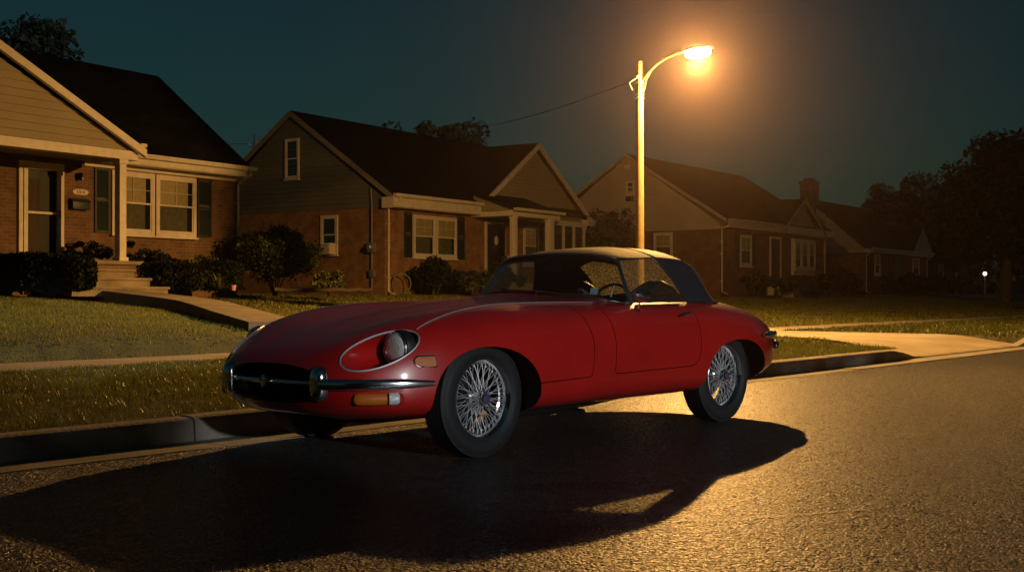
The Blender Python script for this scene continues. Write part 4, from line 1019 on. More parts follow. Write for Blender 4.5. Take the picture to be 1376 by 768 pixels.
# ---------- second house
H2 = House('brick_house', (-3.848, 36), 56.8, .86, 'middle brick house with tall side gable, small columned porch and dark shutters')
w = MB(); w.box(0, 12.0, 0, 7.58, .5, 3.52); H2.part('wall', w, M['brick2'])
H2.lap([(0, 3.52), (7.58, 3.52), (7.58, 3.74), (3.79, 6.62), (0, 3.74)], 0, M['siding_grey'], .15, sideu=-.002)
w = MB(); w.prism_x([(0, 3.52), (7.58, 3.52), (7.58, 3.74), (3.79, 6.62), (0, 3.74)], 0, 11.9); H2.part('gable_wall', w, M['siding_grey'])
H2.roof2(-.10, 12.2, -.42, 3.86, 3.79, 6.74, M['roof2'], 8.0, .08)
H2.rake_side([(-.42, 3.85), (3.79, 6.73), (8.0, 3.85)], .17, -.16, -.11, mat('weathered_trim', (.22, .20, .15), .6))
w = MB(); w.box(-.10, 4.85, -.41, 0, 3.50, 3.53).box(-.13, 4.87, -.45, -.41, 3.52, 3.84).box(-.165, -.17, -.45, -.02, 3.47, 3.80); H2.part('soffit', w, M['white'])
H2.gutter(-.16, 4.98, -.46, 3.90, [(.10, .86, 0)])
w = MB(); w.box(.0, .06, -.012, -.001, .9, 3.5); H2.part('corner_board', w, M['brick2'])
for a, c in ((1.36, 2.50), (2.54, 3.66)): H2.window(a, c, 2.04, 3.36, 0, style=2)
H2.shutter(.93, 1.30, 2.02, 3.42); H2.shutter(3.72, 4.12, 2.02, 3.42)
# side windows, air conditioner, meter
H2.window(3.46, 4.06, 4.56, 5.84, sidewall=-.03, fw=.06, style=1, mull=False); H2.window(1.86, 2.56, 2.12, 3.34, sidewall=-.001, fw=.08, style=1, mull=False)
w = MB(); w.box(-.30, -.04, 1.94, 2.42, 2.12, 2.46); ac = H2.part('air_conditioner', w, M['white'], bevel=.01)
w = MB()
for k in range(7): w.box(-.306, -.30, 1.98, 2.38, 2.16 + k * .04, 2.172 + k * .04)
H2.part('grille', w, M['black'], ac)
w = MB(); w.tube([(-.06, .46, 1.0), (-.06, .46, 3.60), (-.06, .50, 4.1)], .025, 8); w.box(-.16, -.002, .34, .56, 2.15, 2.45).lathe([(.09, 0), (.09, -.08), (.07, -.10), (.001, -.10)], 16, 'x', (-.16, .45, 2.3)).box(-.12, -.002, .36, .52, 1.40, 1.62); H2.part('electric_meter', w, M['galv'])
# cross gable
zr2, uc2, hw2 = 6.30, 8.25, 3.95
H2.roofx(uc2, hw2, zr2, .662, -.38, 3.6, M['roof2'], .08, name='cross_gable_roof')
H2.lap([(uc2 - 3.78, 3.62), (uc2 + 3.78, 3.62), (uc2, 6.14)], -.10, M['siding'], .13)
w = MB(); w.prism_y([(uc2 - 3.78, 3.60), (uc2 + 3.78, 3.60), (uc2, 6.12)], -.10, .6); H2.part('gable_wall', w, M['siding'])
H2.rake([(uc2 - hw2, zr2 - hw2 * .662), (uc2, zr2), (uc2 + hw2, zr2 - hw2 * .662)], .20, -.40, -.33)
w = MB(); w.box(7.9, 12.05, -.13, -.101, 3.47, 3.62); w.box(11.75, 12.3, -.40, 0, 3.50, 3.72); H2.part('frieze_board', w, M['white'])
w = MB(); w.tube([(11.95, -.2, 3.5), (11.95, -.09, 3.2), (11.95, -.09, .95)], .04, 8); H2.part('downspout', w, M['white'])
# porch of the second house
w = MB(); w.box(4.6, 7.6, -1.6, 0, .7, 1.25); H2.part('porch_floor', w, M['concrete'])
w = MB(); w.slab([(4.42, -1.75, 3.70), (7.62, -1.75, 3.70), (7.62, -.10, 4.28), (4.42, -.10, 4.28)], .07); H2.part('porch_roof', w, M['roof2'])
w = MB(); w.box(4.50, 7.55, -1.66, -1.44, 3.44, 3.64).box(4.50, 4.70, -1.44, -.0, 3.44, 3.60); H2.part('porch_beam', w, M['white'])
H2.lap([(-1.62, 3.62), (-.12, 3.62), (-.12, 4.16)], 0, M['siding'], .12, sideu=4.50)
w = MB(); w.prism_x([(-1.66, 3.60), (-.10, 3.60), (-.10, 4.18)], 4.52, 7.5); w.box(4.7, 7.4, -1.44, 0, 3.46, 3.6); H2.part('porch_gable', w, M['siding'])
H2.gutter(4.44, 7.62, -1.74, 3.70)
for u in (4.66, 6.86):
    w = MB(); ww = .20 if u < 5 else .34; w.box(u, u + ww, -1.64, -1.46, 1.25, 3.44).box(u - .02, u + ww + .02, -1.66, -1.44, 1.25, 1.33).box(u - .02, u + ww + .02, -1.66, -1.44, 3.36, 3.44); H2.part('porch_column', w, M['white'], bevel=.006)
w = MB(); w.box(5.32, 5.42, -.05, 0, 1.25, 3.38).box(6.48, 6.58, -.05, 0, 1.25, 3.38).box(5.42, 6.48, -.05, 0, 3.28, 3.38); d = H2.part('front_door', w, M['white'])
w = MB(); w.box(5.42, 6.48, -.02, -.002, 1.25, 3.28); H2.part('door_panel', w, M['door'], d)
w = MB(); w.ball((5.95, -.06, 2.72), .12, .02, .16); H2.part('door_wreath', w, M['clear'], d)
w = MB(); w.box(6.2, 6.42, -.30, -.10, 1.25, 2.2); H2.part('storm_panel', w, M['white'], d, bevel=.01)
H2.window(7.75, 8.75, 1.9, 3.30, 0, style=2)
# bow window at the right end
w = MB(); w.prism_y([(9.0, 3.40), (11.5, 3.40), (11.4, 3.56), (9.1, 3.56)], -.42, -.13); bw = H2.part('bow_window', w, M['white'])
for k in range(4):
    u = 9.1 + k * .76; w = MB(); w.box(u, u + .15, -.40, 0, 1.75, 3.40); H2.part('mullion', w, M['white'], bw)
w = MB(); w.box(9.1, 11.4, -.36, -.34, 1.9, 3.40); H2.part('pane', w, M['pane'], bw)
w = MB(); w.box(9.05, 11.45, -.42, 0, 1.1, 1.88); H2.part('sill_wall', w, M['brick2'], bw)
w = MB(); w.box(9.3, 9.65, -.335, -.33, 1.95, 3.36).box(10.85, 11.2, -.335, -.33, 1.95, 3.36); H2.part('curtain', w, M['blind'], bw)

# ---------- third house
H3 = House('brick_house', (.1744 * 46, 46), 55, .85, 'third brick house behind the lamp pole, with pale upper gable wall and long dark roof')
w = MB(); w.box(0, 11.2, 0, 8.1, .5, 3.38); H3.part('wall', w, M['brick3'])
w = MB(); w.prism_x([(0, 3.38), (8.1, 3.38), (8.1, 3.62), (4.08, 6.42), (0, 3.62)], -.02, 11.1); H3.part('gable_wall', w, M['siding_pale'])
H3.lap([(0, 3.38), (8.1, 3.38), (8.1, 3.62), (4.08, 6.42), (0, 3.62)], 0, M['siding_pale'], .18, sideu=-.022)
H3.roof2(-.14, 11.3, -.40, 3.76, 4.08, 6.56, M['roof2'], 8.5, .08)
H3.rake_side([(-.40, 3.75), (4.08, 6.55), (8.5, 3.75)], .14, -.19, -.145, M['siding_pale'])
w = MB(); w.box(-.1, 11.3, -.40, 0, 3.44, 3.47).box(-.1, 11.3, -.43, -.40, 3.46, 3.75); H3.part('soffit', w, M['white'])
H3.gutter(-.15, 5.2, -.43, 3.78, [(.06, .86, 0), (11.15, .86, 0)])
H3.window(1.85, 2.95, 2.0, 3.25, 0, style=2); H3.shutter(1.45, 1.80, 2.0, 3.25); H3.shutter(3.0, 3.35, 2.0, 3.25)
w = MB(); w.box(4.85, 4.95, -.05, 0, 1.3, 3.3).box(5.95, 6.05, -.05, 0, 1.3, 3.3).box(4.95, 5.95, -.05, 0, 3.2, 3.3); d = H3.part('front_door', w, M['white'])
w = MB(); w.box(4.95, 5.95, -.02, 0, 1.3, 3.2); H3.part('door_panel', w, M['door'], d)
w = MB(); w.box(4.5, 6.4, -1.2, 0, .6, 1.25); H3.part('porch_floor', w, M['concrete'])
for k in range(3): H3.window(7.3 + k * .82, 7.3 + k * .82 + .80, 1.95, 3.22, -.12, cols=1, rows=1, style=2, fw=.09)
w = MB(); w.box(7.25, 9.8, -.12, 0, 1.7, 3.3); H3.part('bay_box', w, M['white'])
uc3, hw3, zr3 = 7.85, 2.55, 5.05
H3.roofx(uc3, hw3, zr3, .60, -.45, 3.2, M['roof2'], .08, name='cross_gable_roof')
w = MB(); w.prism_y([(uc3 - 2.4, 3.48), (uc3 + 2.4, 3.48), (uc3, 4.92)], -.18, .5); H3.part('gable_wall', w, M['siding_pale'])
H3.lap([(uc3 - 2.4, 3.50), (uc3 + 2.4, 3.50), (uc3, 4.92)], -.18, M['siding_pale'], .17)
H3.rake([(uc3 - hw3, zr3 - hw3 * .6), (uc3, zr3), (uc3 + hw3, zr3 - hw3 * .6)], .13, -.47, -.41, M['siding_pale'])
H3.window(3.72, 4.10, 4.92, 5.45, sidewall=-.045, fw=.05, style=1, mull=False); H3.window(2.0, 2.85, 2.2, 3.32, sidewall=-.001, style=2)
w = MB(); w.box(-.06, -.045, 3.95, 4.2, 5.95, 6.10); H3.part('gable_vent', w, M['white'])
w = MB(); w.box(-.25, -.05, 3.78, 4.02, 4.62, 4.82); H3.part('window_fan_box', w, M['shutter'])

# ---------- fourth house
H4 = House('brick_house', (.29625 * 64, 64), 55, .88, 'fourth house, farther down the street, dim, with brick chimney and small pale front gable')
w = MB(); w.box(0, 11.5, 0, 7, .5, 3.1); H4.part('wall', w, M['brick3'])
w = MB(); w.prism_x([(0, 3.1), (7, 3.1), (7, 3.3), (3.12, 5.95), (0, 3.3)], -.02, 9.0); H4.part('gable_wall', w, M['siding_pale'])
H4.roof2(-.14, 9.2, -.4, 3.3, 3.12, 6.12, M['roof'], 6.7, .08)
H4.gutter(-.15, 11.6, -.40, 3.36, [(.06, .88, 0), (11.4, .88, 0)])
w = MB(); w.box(-.1, 11.5, -.40, 0, 3.10, 3.3); H4.part('soffit', w, M['white'])
uc4, hw4, zr4 = 9.4, 2.3, 5.0
H4.roofx(uc4, hw4, zr4, .74, -.45, 3.2, M['roof'], .08, name='cross_gable_roof')
w = MB(); w.prism_y([(uc4 - 2.15, 3.2), (uc4 + 2.15, 3.2), (uc4, 4.82)], -.42, .5); H4.part('gable_wall', w, M['siding_pale'])
H4.window(1.6, 2.5, 1.9, 3.05, 0, style=2); H4.window(8.6, 9.9, 1.9, 3.0, 0, style=2)
w = MB(); w.box(5.1, 6.1, -.04, 0, 1.2, 3.0); H4.part('front_door', w, M['shutter'])
w = MB(); w.box(-.35, .45, 2.7, 3.5, 4.9, 6.95).box(-.42, .52, 2.63, 3.57, 6.95, 7.08).box(-.2, .3, 2.85, 3.35, 7.08, 7.25); H4.part('chimney', w, M['brick3'])

# ---------- fifth house, only its gables show between the trees
X5 = (1250 - 688) / 1600 * 84
H5 = House('brick_house', (X5, 84), 55, .9, 'farthest house, almost lost between the dark trees, pale gable showing behind the fourth house')
w = MB(); w.box(0, 10, 0, 7, .5, 3.2); H5.part('wall', w, M['brick3'])
w = MB(); w.prism_x([(0, 3.2), (7, 3.2), (3.5, 5.9)], -.02, 9.9); H5.part('gable_wall', w, M['siding_grey'])
H5.roof2(-.14, 10.2, -.4, 3.15, 3.5, 6.1, M['roof'], 7.4, .08)
H5.window(2, 3.2, 1.9, 3.0, 0, style=2)

# ================================================================== street lamp
LP = (.1075 * 22.2, 22.2); zb = .19
lamp = empty('street_lamp', (LP[0], LP[1], zb), math.atan2(DT[1], DT[0]), 'tall street lamp glowing orange on a pale pole with curved arm over the street', 'street lamp')
b = MB(); b.tube([(0, 0, -.2), (0, 0, 0), (.0, 0, 2.5), (0, 0, 5.04)], [.082, .082, .074, .058], 20); b.build('pole', M['pole'], lamp, smooth=True)
b = MB(); P0 = Vector((-.03, 0, 4.62)); P1 = Vector((-.28, 0, 4.95)); P2 = Vector((-.55, 0, 5.07)); P3 = Vector((-.98, 0, 5.10)); pts = []
for k in range(17):
    t = k / 16; pts.append(P0 * (1 - t) ** 3 + P1 * 3 * t * (1 - t) ** 2 + P2 * 3 * t * t * (1 - t) + P3 * t ** 3)
b.tube(pts, .022, 10); b.tube([(-.03, 0, 4.35), (-.10, 0, 4.52), (-.14, 0, 4.68), (-.27, 0, 4.86)], .010, 8); b.build('arm', M['pole'], lamp, smooth=True)
b = MB()
for z in (4.33, 4.62, 4.40): b.lathe([(.066, 0), (.078, .005), (.078, .035), (.066, .04)], 20, 'z', (0, 0, z))
b.build('bracket', M['galv'], lamp, smooth=True, angle=30)
b = MB(); V_ = []; F_ = []
for i in range(15):
    t = i / 14; x = -.92 - .60 * t; w_ = .05 + .09 * math.sin(min(1, t * 1.5) * math.pi / 2) * (1 - max(0, t - .75) / .25 * .6) ** .5; h_ = .04 + .055 * math.sin(math.pi * min(1, t + .1))
    for k in range(14):
        q = 2 * math.pi * k / 14; V_.append((x, w_ * math.cos(q), 5.10 + (h_ * math.sin(q) if math.sin(q) > 0 else h_ * .35 * math.sin(q))))
for i in range(14):
    for k in range(14): F_.append((i * 14 + k, i * 14 + (k + 1) % 14, (i + 1) * 14 + (k + 1) % 14, (i + 1) * 14 + k))
F_ += [tuple(range(14)), tuple(range(14 * 14, 15 * 14))]; b.add(V_, F_); head = b.build('lamp_head', M['galv'], lamp, smooth=True)
b = MB(); V_ = []; b.ball((-1.24, 0, 5.035), .25, .145, .095, 24, 14); b.build('lens', M['lens_on'], head, smooth=True)
b = MB(); b.tube([(0, .0, 4.72), (-.02, .10, 4.74)], .008, 6); b.lathe([(.001, 0), (.03, .01), (.03, .05), (.001, .06)], 12, 'z', (-.02, .12, 4.70)); b.tube([(-.02, .12, 4.72), (.04, .3, 4.60), (.02, .22, 4.48)], .006, 5); b.build('cable_insulator', M['galv'], lamp, smooth=True)

# overhead wires and the pole far behind
def wire(a, b_, sag, r=.012, label='', n=30):
    a = Vector(a); b_ = Vector(b_); m_ = MB(); m_.tube([a.lerp(b_, t) - Vector((0, 0, sag * 4 * t * (1 - t))) for t in np.linspace(0, 1, n)], r, 5)
    o = m_.build('overhead_wire', M['wire'], smooth=True); tag(o, label, 'wire', 'overhead wires'); return o
def px(x, y, Z): return ((x - 688) / 1600 * Z, Z, .913 + (393.5 - y) * Z / 1600)
wire((LP[0] + .0, LP[1] + .05, 4.93), px(600, 171, 62), .35, .012, 'dark overhead wire running from the street lamp back over the middle house roof')
wire(px(343, 193, 70), px(-200, 176, 72), .3, .018, 'thin wire crossing to the far utility pole, left of the middle house gable')
up = empty('utility_pole', px(343, 393, 70)[:2] + (.9,), 0, 'dark distant utility pole rising between the two left houses', 'utility pole')
b = MB(); zt = px(343, 181, 70)[2] - .9; b.tube([(0, 0, -.5), (0, 0, zt)], [.17, .12], 10); b.build('pole', M['bark'], up)
b = MB(); b.box(-.4, .4, -.05, .05, zt - .75, zt - .65); b.build('crossarm', M['bark'], up)
for x_ in (-.35, .35, 0):
    b = MB(); b.lathe([(.03, 0), (.05, .06), (.02, .14), (.001, .15)], 8, 'z', (x_, 0, zt - .62)); b.build('insulator', M['galv'], up)

# ================================================================== planting
def at(h, u, v, z): return h.W(u, v, z)
shrub('hedge', at(H1, -7.75, -2.6, .94), (1.15, .55, .34), 'low clipped dark hedge in front of the storm door porch, at the left edge', 'hedge', 22000, .042, 'leaf_dark', box=True)
shrub('round_bush', at(H1, -3.95, -1.9, .96), (.80, .55, .30), 'clipped round dark bush right of the porch steps', 'bush', 11000, .036, 'leaf_dark', box=True)
shrub('loose_bush', at(H1, -3.5, -.75, 1.0), (.85, .45, .54), 'loose taller bush under the left end of the paired windows', 'bush', 4500, .04, 'leaf_dark')
shrub('loose_bush', at(H1, -5.0, -.75, 1.52), (.62, .4, .25), 'dark bush beside the porch wall below the mailbox', 'bush', 2200, .035, 'leaf_dark')
shrub('round_bush', at(H1, -2.0, -1.6, .96), (.42, .42, .34), 'small round bush below the right paired window', 'bush', 5000, .036, 'leaf_dark', box=True)
shrub('big_shrub', at(H1, -.05, -1.35, .9), (1.15, 1.0, .80), 'big spreading shrub hiding the right corner of the leftmost house', 'shrub', 12000, .05, 'leaf', nclump=60)
shrub('low_shrub', at(H1, 1.35, -1.9, .9), (.50, .45, .30), 'small yellow-green shrub at the right foot of the big shrub', 'shrub', 1900, .045, 'leaf_yellow')
shrub('wilted_shrub', at(H1, -1.5, -.6, 1.05), (.35, .3, .45), 'thin brownish shrub against the brick under the window', 'shrub', 900, .04, 'leaf_yellow')
# spiky plant
sp_ = empty('spiky_plant', at(H1, -2.55, -2.1, .98), 0, 'spiky long-leaved plant between two clipped bushes, pink pot at its foot', 'plant')
V_ = []
for k in range(60):
    a = random.uniform(0, 6.28); e = random.uniform(.3, 1.3); L_ = random.uniform(.35, .6); d = Vector((math.cos(a) * math.cos(e), math.sin(a) * math.cos(e), math.sin(e))); s_ = Vector((-math.sin(a), math.cos(a), 0)) * .013
    m1 = d * L_ * .6; tip = d * L_ + Vector((0, 0, -.12)); V_ += [-s_, s_, m1 + s_ * .8, m1 - s_ * .8, m1 - s_ * .8, m1 + s_ * .8, tip, tip]
fast_mesh('leaf_blades', np.array([tuple(v) for v in V_]), 4, M['leaf_yellow'], sp_)
b = MB(); b.lathe([(.001, 0), (.05, 0), (.07, .12), (.06, .12), (.05, .1), (.001, .1)], 14, 'z', at(H1, -2.45, -2.45, .97)); tag(b.build('flower_pot', M['pinkflower'], smooth=True), 'small pink flower pot on the grass at the foot of the spiky plant', 'pot')
b = MB(); b.tube([at(H1, u_, -2.5 + .1 * math.sin(u_ * 3), .985 + .015 * math.sin(u_ * 9)) for u_ in np.linspace(-1.2, 2.2, 12)], .05, 6); tag(b.build('bed_edging', M['bark'], smooth=True), 'low timber edging along the planting bed below the big shrub', 'edging')
shrub('loose_bush', at(H2, 1.2, -1.0, .84), (.78, .6, .62), 'tall dark bush beside the downspout of the middle house', 'bush', 5200, .05, 'leaf_dark', nclump=34)
shrub('loose_bush', at(H2, 2.9, -1.1, .84), (.75, .55, .42), 'middle-sized bush under the middle house front window', 'bush', 3800, .05, 'leaf')
shrub('loose_bush', at(H2, 4.4, -1.3, .84), (.75, .55, .52), 'bush beside the left column of the middle house porch', 'bush', 4200, .05, 'leaf')
shrub('low_shrub', at(H2, 2.3, -1.7, .84), (.25, .22, .22), 'tiny yellow-green plant in front of the middle house bushes', 'shrub', 500, .05, 'leaf_yellow')
b = MB(); q0 = Vector(at(H2, .38, -.35, .86)); b.tube([q0 + Vector((.28 * math.sin(k * .5), .04 * math.sin(k), .34 + .30 * math.cos(k * .5))) * 1.0 for k in range(38)], .018, 6); tag(b.build('garden_hose', mat('hose', (.12, .16, .12), .5), smooth=True), 'coiled garden hose hanging at the corner of the middle house', 'hose')
g3 = 'dark bushes along the third house'
for u, v, r_, txt in ((1.2, -1.0, (.9, .6, .45), 'dark bush at the left end of the third house front'), (3.9, -1.6, (.9, .7, .40), 'low dark bush between the third house window and its door'), (8.2, -1.3, (1.3, .7, .48), 'wide dark bush under the third house bay window'), (10.6, -1.2, (.8, .6, .6), 'dark bush at the right end of the third house front')):
    shrub('foundation_bush', at(H3, u, v, .82), r_, txt, 'bush', 3000, .07, 'leaf_dark', group=g3)
g4 = 'bushes along the fourth house'
for u, v, r_, txt in ((2.4, -1.6, (1.6, .8, .62), 'dark bush left of the fourth house door'), (6.8, -2.0, (1.6, .8, .55), 'dark bush in front of the fourth house door'), (10.6, -1.5, (1.4, .9, .62), 'dark bush under the fourth house small gable')):
    shrub('foundation_bush', at(H4, u, v, .85), r_, txt, 'bush', 2500, .10, 'leaf_dark', group=g4)
b = MB(); b.prism_y([(-.12, 0), (.14, 0), (.13, .24), (.02, .34), (-.10, .28)], -.1, .1); o = b.build('garden_stone', M['concrete'], bevel=.02); o.location = at(H3, .15, -2.0, .83); tag(o, 'small pale upright stone on the lawn before the third house corner', 'stone')
# trees
tree('side_tree', px(818, 393, 47)[:2] + (.85,), 3.6, (1.25, 1.1, 1.25), 2.1, 'small leafy tree in the gap between the middle and third houses', 7000, .09, 'leaf', 50, trunk=.09)
g = 'trees behind the middle house roof'
for i, (x, y, Z, w_, lab) in enumerate(((540, 140, 56, 44, 'leftmost pointed tree behind the middle house ridge'), (587, 142, 58, 38, 'centre tree behind the middle house ridge'), (622, 152, 57, 38, 'rightmost of the trees behind the middle house ridge'))):
    p = px(x, y, Z); rr_ = w_ * Z / 1600; tree('backyard_tree', (p[0], p[1], .9), p[2] - .9, (rr_, rr_, (p[2] - .9) * .42), (p[2] - .9) * .58, lab, 9000, .15, 'leaf_dark', 70, g, .2, lump=.5)
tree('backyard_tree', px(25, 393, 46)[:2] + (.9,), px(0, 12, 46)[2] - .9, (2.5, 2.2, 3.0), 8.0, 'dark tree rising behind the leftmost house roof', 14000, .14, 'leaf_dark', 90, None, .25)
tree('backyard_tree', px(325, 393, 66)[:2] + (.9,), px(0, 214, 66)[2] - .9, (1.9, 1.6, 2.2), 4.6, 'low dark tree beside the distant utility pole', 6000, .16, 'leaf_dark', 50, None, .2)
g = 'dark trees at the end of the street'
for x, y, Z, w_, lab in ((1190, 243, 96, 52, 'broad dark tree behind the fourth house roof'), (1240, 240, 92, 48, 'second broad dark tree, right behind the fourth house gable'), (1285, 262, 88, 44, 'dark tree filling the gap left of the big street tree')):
    p = px(x, y, Z); rr_ = w_ * Z / 1600 * .8; tree('street_or_blocker_tree', (p[0], p[1], .9), p[2] - .9, (rr_, rr_, (p[2] - .9) * .45), (p[2] - .9) * .56, lab, 12000, .24, 'leaf_dark', 90, g, .3, lump=.4)
p = px(1352, 165, 46); tree('street_or_blocker_tree', (p[0], p[1], .85), p[2] - .85, (2.75, 2.4, 3.1), 3.3, 'large black-crowned tree filling the right edge of the view', 50000, .13, 'leaf_dark', 190, None, .22, lump=.34)
p = px(1400, 168, 52); tree('street_or_blocker_tree', (p[0], p[1], .85), p[2] - .85, (3.2, 2.6, 3.6), 3.9, 'dark tree cut off by the right edge behind the large street tree', 24000, .16, 'leaf_dark', 90, None, .22)
g = 'unseen trees added across the road to block moonlight, behind and right of the camera'  # unseen trees, added to keep the moonlight off the houses
for k, s_ in enumerate([-48, -42, -37, -32, -27.5, -23, -18.5, -12.5, -7.2, 9.2, 13, 17, 22, 27, 32, 37, 42, 48, 55, 62, 70, 79, 89, 100]):
    w_ = ST_(s_ + .6 * math.sin(k * 5), -17 - 1.5 * (k % 2)); tree('street_or_blocker_tree', (w_[0], w_[1], .1), 17 + (k % 3), (4.2, 4.0, 8.0), 9.5, 'unseen tall dark tree added across the road to block moonlight', 9000, .48, 'leaf_dark', 80, g, .3, lump=.5)
for k, s_ in enumerate((-1.6, 3.2)):  # added with raised crowns: shade the houses, let light through to the car
    w_ = ST_(s_, -17.2); tree('street_or_blocker_tree', (w_[0], w_[1], .1), 18, (4.4, 3.6, 6.0), 10.7, 'unseen tall dark tree added across the road to block moonlight', 13000, .5, 'leaf_dark', 80, g, .3, lump=.5)
for s0_, s1_, lab in ((-50, -1.05, 'unseen tall dark evergreen hedge added across the road to block moonlight, left run'), (4.4, 110, 'unseen tall dark evergreen hedge added across the road to block moonlight, right run')):  # unseen hedges, added to stop low moonlight either side of the car
    w_ = ST_((s0_ + s1_) / 2, -16.2, .1); L_ = (s1_ - s0_) / 2; o = empty('light_block_hedge', w_, TH, lab, 'hedge'); n = int(L_ * 420)
    P = np.stack([RNG.uniform(-L_, L_, n), RNG.uniform(-.8, .8, n), RNG.uniform(0, 6.6, n)], 1); P[:, 2] += .4 * np.sin(P[:, 0] * 1.3) * (P[:, 2] > 5)
    fast_mesh('foliage', leaves(P, .42), 4, M['leaf_dark'], o)
n = 26000; xx = RNG.uniform(25, 120, n); hh = 6.5 + 1.8 * np.sin(xx * .35) + 1.2 * np.sin(xx * .9 + 1)
P = np.stack([xx, 150 - (xx - 25) * .25 + RNG.uniform(-4, 4, n), .5 + hh * RNG.uniform(0, 1, n) ** .8], 1)
tag(fast_mesh('far_woodland', leaves(P, .75), 4, M['leaf_dark']), kind='stuff')
# bare little tree beyond the third roof
p = px(1137, 264, 100); bt = empty('bare_tree', (p[0], p[1], .9), 0, 'small bare-branched tree top showing over the fourth house ridge', 'tree'); b = MB(); h = p[2] - .9
b.tube([(0, 0, 0), (0, 0, h * .7)], [.15, .06], 6)
for k in range(26):
    a = random.uniform(0, 6.28); z0 = h * random.uniform(.5, .8); l_ = random.uniform(.6, 1.3); b.tube([(0, 0, z0 * .95), (math.cos(a) * l_ * .6, math.sin(a) * l_ * .6, z0 + l_ * .5), (math.cos(a) * l_, math.sin(a) * l_, z0 + l_ * random.uniform(.6, 1.1))], [.04, .025, .01], 4)
b.build('trunk', M['bark'], bt)
# yard lamp with lit globe, and pale things at the end of the street
p = px(1323.5, 367.5, 70); yl = empty('yard_lamp', (p[0], p[1], .9), 0, 'small yard lamp with a bright round globe under the dark trees at far right', 'yard lamp')
b = MB(); b.tube([(0, 0, -.1), (0, 0, p[2] - .9 - .12)], .035, 8); b.build('post', M['siding_pale'], yl)
b = MB(); b.ball((0, 0, p[2] - .9), .115, .115, .115); b.build('globe', M['globe_on'], yl, smooth=True)
gl = bpy.data.lights.new('globe_light', 'POINT'); gl.energy = 14; gl.color = (1, .75, .4); gl.shadow_soft_size = .14; go = bpy.data.objects.new('globe_light', gl); link(go, yl); go.location = (0, -.0, p[2] - .9)
yl.children[1].visible_shadow = True
p = px(1285, 393, 72); b = MB(); b.tube([(p[0], p[1], .8), (p[0], p[1], .913 + 28 * 72 / 1600)], .04, 6); tag(b.build('fence_post', M['siding_pale']), 'thin pale post left of the yard lamp', 'post')
p = px(1372, 393, 66); b = MB(); V0 = Vector((p[0] + 1.2, p[1], .85)); b.ball(tuple(V0), 1.6, 1.0, .75, 20, 12); 
shrub('garden_bush', (p[0] + 1.0, p[1], .85), (1.7, 1.0, .42), 'pale rounded bush at the right edge below the big tree', 'bush', 3500, .09, 'leaf_yellow', group=None)

# ================================================================== light, air and camera
def night_sky():
    w = bpy.data.worlds.new('World'); scene.world = w; w.use_nodes = True; nt = w.node_tree; bg = nt.nodes['Background']
    sky = nt.nodes.new('ShaderNodeTexSky'); sky.sky_type = 'NISHITA'; sky.sun_disc = False; sky.sun_elevation = R(9.5); sky.sun_rotation = R(143); sky.air_density = 1.2; sky.dust_density = .6
    mx = nt.nodes.new('ShaderNodeMixRGB'); mx.blend_type = 'MULTIPLY'; mx.inputs[0].default_value = 1; mx.inputs[2].default_value = (.25, .68, .80, 1)
    nt.links.new(sky.outputs[0], mx.inputs[1]); nt.links.new(mx.outputs[0], bg.inputs[0]); bg.inputs[1].default_value = SKY
SKY = .0084
night_sky()
sun = bpy.data.lights.new('moon', 'SUN'); sun.energy = 1.3; sun.angle = R(1.3); sun.color = (.97, .98, 1.0)
so_ = bpy.data.objects.new('moonlight', sun); link(so_)
az, el = R(143), R(9.5)            # compass-wise from +Y (clockwise): behind the camera to the right
d = Vector((math.sin(az) * math.cos(el), math.cos(az) * math.cos(el), math.sin(el))); so_.rotation_mode = 'QUATERNION'; so_.rotation_quaternion = (-d).to_track_quat('-Z', 'Y')

sl = bpy.data.lights.new('street_lamp_bulb', 'POINT'); sl.energy = 10000; sl.color = (1, .49, .12); sl.shadow_soft_size = .06; sl.use_nodes = True
nt = sl.node_tree; em = nt.nodes['Emission']; tc = nt.nodes.new('ShaderNodeTexCoord'); sx = nt.nodes.new('ShaderNodeSeparateXYZ'); nt.links.new(tc.outputs['Normal'], sx.inputs[0])
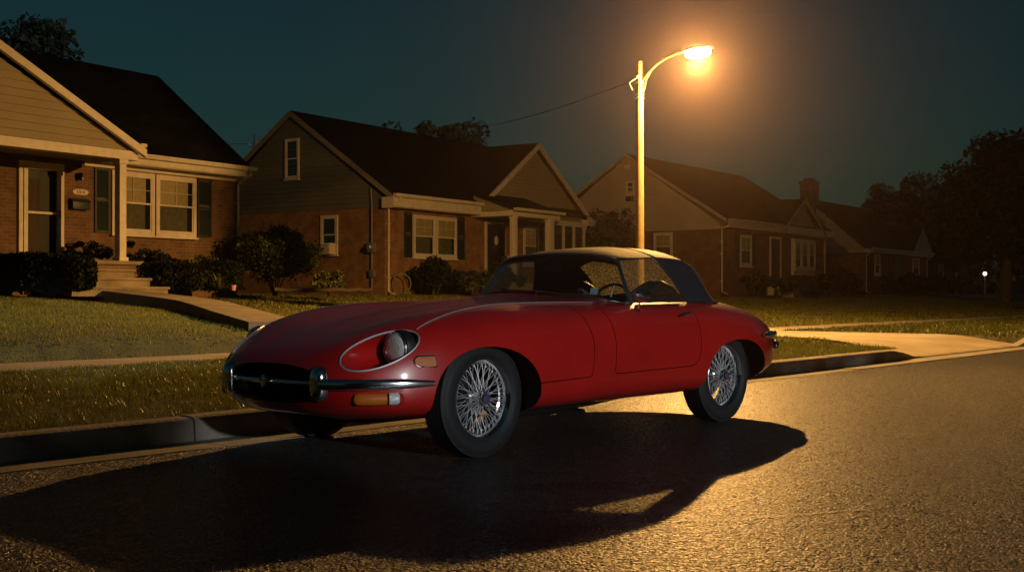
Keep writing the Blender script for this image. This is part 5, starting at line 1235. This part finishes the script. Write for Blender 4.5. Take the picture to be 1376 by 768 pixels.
# refractor of a road lantern: strongest well out to the sides, weaker straight below, little upward
rp = nt.nodes.new('ShaderNodeValToRGB'); mr = nt.nodes.new('ShaderNodeMapRange'); mr.inputs[1].default_value = -1; mr.inputs[2].default_value = 1; nt.links.new(sx.outputs[2], mr.inputs[0]); nt.links.new(mr.outputs[0], rp.inputs[0])
el_ = rp.color_ramp.elements; el_[0].position = 0; el_[0].color = (.42, .42, .42, 1); el_[1].position = 1; el_[1].color = (.10, .10, .10, 1)
for p_, v_ in ((.12, .50), (.20, .74), (.26, 1.0), (.32, .92), (.375, .62), (.43, .43), (.50, .38), (.56, .16)): e = el_.new(p_); e.color = (v_, v_, v_, 1)
nt.links.new(rp.outputs[0], em.inputs['Strength'])
slo = bpy.data.objects.new('bulb_light', sl); link(slo, lamp); slo.location = (-1.24, 0, 4.905)

hz = MB(); hz.box(-60, 190, -45, 175, -1.5, 21); hz_o = hz.build('haze', M['wire']); tag(hz_o, kind='stuff')
hm = bpy.data.materials.new('haze_air'); hm.use_nodes = True; nt = hm.node_tree; nt.nodes.clear(); pv = nt.nodes.new('ShaderNodeVolumePrincipled'); pv.inputs['Density'].default_value = .00078; pv.inputs['Color'].default_value = (.95, .72, .64, 1); pv.inputs['Anisotropy'].default_value = .925
oo = nt.nodes.new('ShaderNodeOutputMaterial'); nt.links.new(pv.outputs[0], oo.inputs['Volume']); hz_o.data.materials.clear(); hz_o.data.materials.append(hm)

cam = bpy.data.cameras.new('camera'); cam.lens = 36 * 1600 / 1376; cam.clip_end = 5000; cam.clip_start = .05
co = bpy.data.objects.new('camera', cam); link(co); co.location = (0, 0, .913); co.rotation_euler = (R(90) + math.atan(9.5 / 1600), 0, 0); scene.camera = co
scene.view_settings.view_transform = 'Standard'; scene.view_settings.look = 'None'; scene.view_settings.gamma = 1; scene.view_settings.exposure = 0; scene.view_settings.use_curve_mapping = False
c = scene.cycles; c.use_denoising = True; c.volume_bounces = 0; c.max_bounces = 8; c.transparent_max_bounces = 16; c.sample_clamp_indirect = 4; c.caustics_reflective = False; c.caustics_refractive = False
